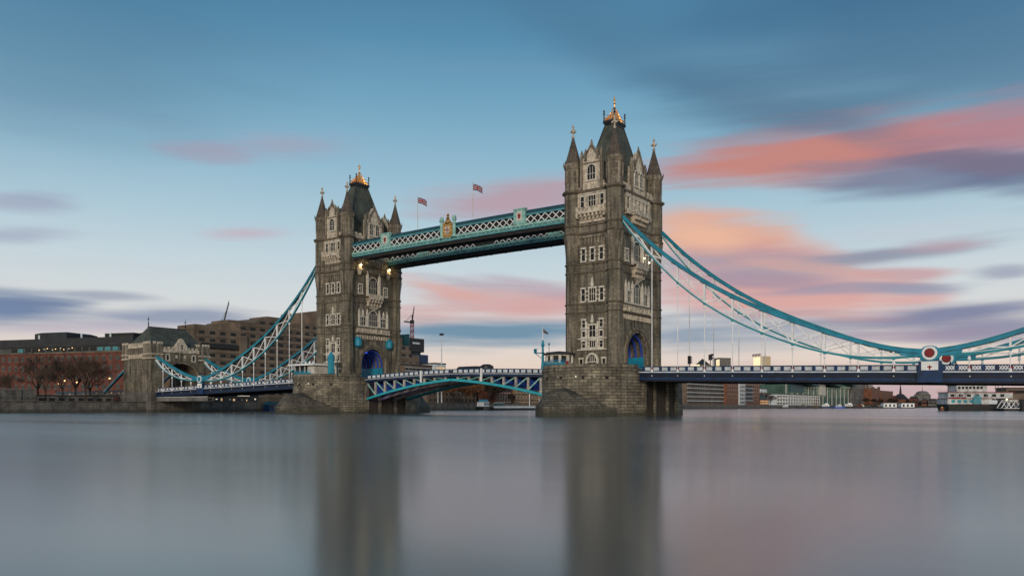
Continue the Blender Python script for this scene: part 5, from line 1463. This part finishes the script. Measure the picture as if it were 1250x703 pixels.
# low tree line and wharf frontage closing the river bend
rnd = random.Random(3)
bend = MB()
for k in range(260):
    x = -130+rnd.random()*330; y = 1322+rnd.random()*40; r = 3.5+rnd.random()*4.5
    bend.lathe([(2.6, r*.5), (2.6+r*.5, r), (2.6+r*1.1, r*.9), (2.6+r*1.6, r*.35)], x, y, 7, rnd.random())
tag(bend.build('far_woods', 'twigs'), kind='stuff')
for k in range(13):
    x = -118+k*15+rnd.random()*3; w_ = 8+rnd.random()*5; h_ = 5+rnd.random()*7
    m_ = rnd.choice(['concrete', 'brownconc', 'orangebrick', 'redbrick'])
    t = thing('far_house', 'one of the small indistinct houses lining the far shore at the river bend', 'house', (x, 1308, 2.6), 0, 'small houses along the far shore')
    MB().box(-w_/2, w_/2, -6, 6, 0, h_).build('wall', m_, t); MB().prism([(-w_/2-.3, h_), (w_/2+.3, h_), (w_/2-3, h_+4), (-w_/2+3, h_+4)], 'y', -6.3, 6.3).build('roof', 'metalroof', t)
    for i in range(3): MB().box(-w_/3+i*w_/3-1.5, -w_/3+i*w_/3+1.5, -6.1, -6.0, h_*.4, h_*.4+3).build('window', 'glass', t)

for i, (y, h, lb) in enumerate(((1075, 13, 'dark tree before the grey stone warehouse on the far right bank'), (1118, 12, 'dark tree between the grey and brown warehouses'), (1165, 12, 'dark tree at the brown warehouse corner, far right bank'), (1235, 14, 'dark tree in front of the orange brick warehouse'), (1280, 13, 'last dark tree at the end of the warehouse row'))):
    plant(-139, y, 2.6, h, i % 3, lb, 'bare trees on the far right bank', i, 'darkleaf')
for y0, y1, x, zt, nm, lb in ((700, 720, -166, 20.5, 'penthouse', 'glazed penthouse rising behind the left end of the white framed building'), (1100, 1130, -182, 47, 'penthouse', 'roof storey stepping up behind the grey stone warehouse')):
    block(nm, lb, x, 16, y0, y1, zt, 'panel', 4, 2, 3, 2, wm='bldgglass')
for k in range(6):
    y = 1070+k*42
    t = thing('chimney_stack', 'one of the dark chimney stacks on the warehouse roofs at the far right bank', 'chimney', (-165, y, 24), 0, 'chimney stacks on the far warehouses')
    MB().box(-1.6, 1.6, -2.2, 2.2, 0, (14.5, 20, 10, 12, 6, 7)[k]+3).build('stack', 'brownconc', t); MB().box(-1.9, 1.9, -2.5, 2.5, (14.5, 20, 10, 12, 6, 7)[k]+3, (14.5, 20, 10, 12, 6, 7)[k]+3.5).build('cap', 'metalroof', t)

# towers of the business district on the horizon
MT['farglow'] = mat('glow_tinted_cladding', (.62, .50, .30), .5, var=.1, scale=.01)  # pale yellow stands in for the glow falling on the far towers
MT['farlit'] = emat('far_painted_glow', (1, .82, .50, 1), .75)  # emission paints the same glow onto their upper faces
t = thing('pyramid_tower', 'distant pale tower with dark pyramid roof between the two traffic signals', 'skyscraper', (-871, 2215, 0), -.6)
MB().box(-26, 26, -26, 26, 2, 130).build('shaft', 'farglow', t); MB().frustum(130.1, 19, 19, 152, .6, .6).build('pyramid', 'metalroof', t); MB().box(-24, 24, -26.3, -26, 128, 133).build('lit_band', 'farlit', t)
t = thing('bank_tower', 'distant square tower with pale right half just right of the traffic signals', 'skyscraper', (-822, 2251, 0), -.62)
MB().box(-20, 20, -20, 20, 2, 154).build('shaft', 'concrete', t)
for k in range(4): MB().box(0+k*5, 3.6+k*5, -20.4, -20, 126, 149).build('lit_strip', 'farlit', t)
for k in range(8): MB().box(-19+k*5, -17+k*5, -20.6, -20, 150, 153.5).build('crown_fin', 'metalroof', t)
t = thing('lettered_tower', 'distant pale yellow tower topped by a reddish frieze left of the right suspension chain', 'skyscraper', (-686, 2227, 0), -.6)
MB().box(-18, 18, -18, 18, 2, 153).build('shaft', 'farglow', t); MB().box(-17, 17, -18.4, -18, 110, 151).build('lit_face', 'farlit', t)
for k in range(9): MB().box(-21+k*4.7, -18.5+k*4.7, -19.4, -18.4, 153.5+(k*7 % 3), 159+(k*5 % 3)).build('frieze_letter', 'redbrick', t)

# ------------------------------------------------------------------ boats on the right
def boat(x, y, L_, h, hull, cab, label, rz, mast=0, group='boats moored on the far right bank', cat='boat', name='moored_boat'):
    t = thing(name, label, cat, (x, y, WATER_Z), rz, group)
    MB().prism([(-L_/2, 0), (L_/2*.85, 0), (L_/2, h*.45), (-L_/2, h*.4)], 'y', -L_*.13, L_*.13).build('hull', hull, t)
    MB().box(-L_*.32, L_*.2, -L_*.09, L_*.09, h*.4, h*.85).build('cabin', cab, t)
    MB().box(-L_*.1, L_*.12, -L_*.07, L_*.07, h*.85, h*1.1).build('wheelhouse', cab, t)
    for k in range(3): MB().box(-L_*.25+k*L_*.13, -L_*.17+k*L_*.13, -L_*.095, -L_*.09, h*.5, h*.7).build('window', 'glass', t)
    if mast: MB().tube((0, 0, h), (0, 0, mast), .3, .12, 5).bar((0, 0, mast*.9), (-L_*.3, 0, h*1.1), .12).build('mast', 'black', t)
    return t
import mathutils
def at(u, d):   # a point d metres ahead of the river viewpoint, u metres to the right of it
    c, s_ = math.cos(.635), math.sin(.635); return (126.77+u*c-d*s_, -154.75+u*s_+d*c)
ry = .635
for u, d, L_, h, hu, ca, ms, lb in (
    (310, 780, 13, 4.6, 'navy', 'white', 0, 'white cabined boat with blue hull, left of the two blue ones'),
    (322, 778, 11, 3.6, 'blue', 'panel', 0, 'low bright blue boat right of the white cabined one'),
    (337, 790, 14, 5, 'black', 'white', 17, 'dark sailing barge with tall pale mast'),
    (352, 800, 12, 4, 'black', 'redbrick', 13, 'dark barge with short mast behind the sailing barge'),
    (368, 800, 13, 4, 'black', 'black', 0, 'black barge without mast before the brick warehouses'),
    (375, 850, 15, 4, 'black', 'cream', 12, 'dark boat with cream cabin left of the white houseboats'),
    (392, 850, 12, 3.4, 'black', 'cream', 0, 'small low boat beside the white houseboats'),
    (258, 745, 10, 3.2, 'black', 'panel', 0, 'small dark boat below the left part of the white framed building'),
    (280, 760, 14, 3.4, 'navy_dark', 'concrete', 0, 'grey work boat below the middle of the white framed building'),
    (296, 770, 11, 3.2, 'black', 'brownconc', 9, 'brown boat with low mast left of the white cabined boat'),
    (360, 830, 14, 4.4, 'black', 'concrete', 19, 'black barge with the tallest thin mast')):
    boat(*at(u, d), L_, h, hu, ca, lb, ry, ms)
for u, lb in ((405, 'left white floating house on the far river'), (424, 'right and longer white floating house on the far river')):
    t = thing('floating_house', lb, 'houseboat', (*at(u, 850), WATER_Z), ry, 'white floating houses')
    MB().box(-7.5, 7.5, -4, 4, 0, 1).build('pontoon', 'dark', t); MB().box(-7, 7, -3.5, 3.5, 1, 5.4).build('cabin', 'white', t); MB().box(-7.4, 7.4, -3.9, 3.9, 5.4, 5.9).build('roof', 'teal_dark', t)
    for k in range(3): MB().box(-5.5+k*4.4, -3.6+k*4.4, -3.56, -3.5, 1.6, 4.2).build('window', 'glass', t)
# river ferry with white decks and twin funnels
t = thing('paddle_style_ferry', 'white three deck riverboat with twin black funnels moored at the right edge', 'ferry', (*at(203, 345), WATER_Z), ry)
H = MB(); H.prism([(-14.5, 0), (15, 0), (16, 1.2), (15.5, 2.2), (-15.5, 2.9)], 'y', -4.5, 4.5); H.build('hull', 'black', t)
MB().box(-15.2, 4, -4.2, 4.2, 2.9, 5.2).build('lower_deck', 'shipwhite', t); MB().box(-15.6, 4.6, -4.6, 4.6, 5.2, 5.4).build('deck_edge', 'red', t)
MB().box(-14.8, 13, -4.1, 4.1, 5.4, 7.9).build('main_deck', 'shipwhite', t); MB().box(-15.2, 13.6, -4.6, 4.6, 7.9, 8.12).build('deck_edge', 'red', t)
MB().box(-11.0, 2.2, -3.6, 3.6, 8.12, 11.0).build('bridge_deck', 'shipwhite', t); MB().box(-11.5, 2.7, -4.0, 4.0, 11.0, 11.2).build('deck_edge', 'red', t)
for k in range(7): MB().box(-10.4+k*1.6, -9.3+k*1.6, -3.66, -3.6, 9.4, 10.5).build('bridge_window', 'glass', t)
for k in range(7): MB().box(-14+k*3.6, -12.3+k*3.6, -4.16, -4.1, 6.1, 7.2).build('cabin_window', 'glass', t)
for k in range(4): MB().box(-13.6+k*2.6, -12.0+k*2.6, -4.26, -4.2, 3.5, 4.7).build('green_window', 'teal_green', t)
MB().box(-14.6, -7, -4.3, -4.2, 5.42, 5.9).build('awning', 'red', t)
for x in (-10, 3.4): MB().tube((x, 0, 8), (x, 0, 13.6), .55, .5, 10).lathe([(13.0, .7), (13.8, .75)], x, 0, 10).build('funnel', 'black', t)
MB().box(-4.5, -1.0, -4.9, -4.2, 2.9, 5.6).frustum(5.6, 1.9, .4, 6.6, .7, .4, -2.7, -4.5).build('paddle_box', 'mid_green', t)
for k in range(6): MB().tube((-14.9, -4.3+k*1.7, 8.1), (-14.9, -4.3+k*1.7, 9.1), .06).build('rail_post', 'red', t)
for x in (8, 9.2, 11): MB().tube((x, 0, 7.9), (x, 0, 13.0), .10).build('mast', 'black', t)
MB().box(2.2, 6.2, -4.3, -4.2, 2.9, 4.6).build('side_board', 'panel', t)
for k in range(9): MB().tube((-14+k*2.2, -4.4, 5.4), (-14+k*2.2, -4.4, 7.9), .09).build('stanchion', 'shipwhite', t)
for k in range(5): MB().box(4.8+k*1.9, 5.9+k*1.9, -4.2, -3.4, 2.4, 3.3+.4*(k % 2)).build('deck_crate', ('black', 'teal_dark', 'redbrick', 'panel', 'navy')[k], t)
MB().box(-9, -6.5, -1, 1, 11.2, 12.2).build('wheel_house', 'shipwhite', t)
MB().tube((-4, 0, 11.2), (-4, 0, 15), .1).box(-5, -3, -.05, .05, 13.6, 13.75).build('mast', 'red', t)
t = thing('yellow_buoy', 'small yellow fender float at the bow of the riverboat', 'buoy', (*at(186, 342), WATER_Z), ry)
MB().lathe([(0, .8), (.8, 1.0), (1.3, .5)], n=10).build('float', 'orangebrick', t); MB().box(-.3, .3, -.3, .3, 1.3, 1.7).build('cap', 'gold', t)
t = thing('gangway', 'white triangular truss gangway on a black pontoon right of the riverboat', 'gangway', (*at(215, 335), WATER_Z), ry)
MB().box(-8, 9, -2.5, 2.5, 0, 1.0).build('pontoon', 'black', t); MB().box(-8, 5.5, -2.4, 2.4, 1.0, 1.25).build('deck', 'white', t)
for s_ in (-1.5, 1.5):
    b = MB()
    for x in (-6.5, -2.5, 1.5): b.bar((x-2, s_, 1.3), (x, s_, 4.4), .24).bar((x, s_, 4.4), (x+2, s_, 1.3), .24)
    b.bar((-6.5, s_, 4.4), (1.5, s_, 4.4), .24); b.build('truss', 'white', t)
MB().sphere((-6.3, -1.5, 4.9), .3).build('lamp', 'lampw', t)
t = thing('mooring_dolphin', 'square black mooring pile at the right edge of the water', 'mooring post', (*at(214.5, 332), WATER_Z), ry)
MB().box(-.9, .9, -.9, .9, 0, 4.6).build('pile', 'black', t); MB().box(-1.1, 1.1, -1.1, 1.1, 4.6, 4.9).build('cap', 'metalroof', t)
t = thing('boathouse', 'flat roofed brown boathouse at the right edge behind the gangway', 'building', (*at(246, 375), WATER_Z), ry)
MB().box(-14, 14, -4, 4, 2, 10.4).build('wall', 'brownconc', t); MB().box(-14.4, 14.4, -4.4, 4.4, 10.4, 10.8).build('roof', 'metalroof', t); MB().box(-13, 13, -4.1, -4.0, 8, 9.4).build('window_band', 'glass', t)

# ------------------------------------------------------------------ people leaning on the bridge parapet
def person(x, y, z, rz, h, top, legs, label):
    sk = [((0, 0, .93), .14), ((0, 0, 1.15), .13), ((0, 0, 1.38), .17), ((0, 0, 1.5), .07), ((0, .02, 1.66), .10), ((0, .02, 1.74), .09),
          ((.19, 0, 1.42), .065), ((.25, .12, 1.16), .05), ((.20, .34, 1.14), .04), ((.19, .42, 1.13), .04),
          ((-.19, 0, 1.42), .065), ((-.25, .12, 1.16), .05), ((-.20, .34, 1.14), .04), ((-.19, .42, 1.13), .04),
          ((.10, 0, .88), .10), ((.11, .02, .5), .07), ((.12, 0, .08), .05), ((.12, .15, .03), .045),
          ((-.10, 0, .88), .10), ((-.11, .02, .5), .07), ((-.12, 0, .08), .05), ((-.12, .15, .03), .045)]
    ed = [(0, 1), (1, 2), (2, 3), (3, 4), (4, 5), (2, 6), (6, 7), (7, 8), (8, 9), (2, 10), (10, 11), (11, 12), (12, 13), (0, 14), (14, 15), (15, 16), (16, 17), (0, 18), (18, 19), (19, 20), (20, 21)]
    me = bpy.data.meshes.new('person'); me.from_pydata([p for p, r in sk], ed, []); me.materials.append(MT[top])
    o = bpy.data.objects.new('person', me); COL.objects.link(o)
    md = o.modifiers.new('skin', 'SKIN'); md.use_smooth_shade = True
    for i, (p, r) in enumerate(sk): me.skin_vertices[0].data[i].radius = (r, r)
    me.skin_vertices[0].data[0].use_root = True
    sb = o.modifiers.new('sub', 'SUBSURF'); sb.levels = 1; sb.render_levels = 1
    o.location = (x, y, z); o.rotation_euler = (0, 0, rz); o.scale = (h, h, h)
    tag(o, label, 'person', 'pedestrians on the bridge')
    hair = MB().sphere((0, -.01, 1.76), .115, 8, 5).build('hair', 'black', o)
    return o
MT['coat'] = mat('dark_coat', (.02, .022, .03), .9, var=.2)
MT['coat2'] = mat('brown_coat', (.06, .035, .02), .9, var=.2)
if True:
    for i, (x, lb, m_) in enumerate(((107.8, 'pedestrian in a dark coat at the parapet right of the front red disc', 'coat'), (108.6, 'pedestrian in a brown coat beside the dark coated one', 'coat2'))):
        person(x, -8.2, rim(x)-.14, PI, 1.0, m_, m_, lb)
for p in PROTO:
    for c in list(p.children): bpy.data.objects.remove(c)
    bpy.data.objects.remove(p)
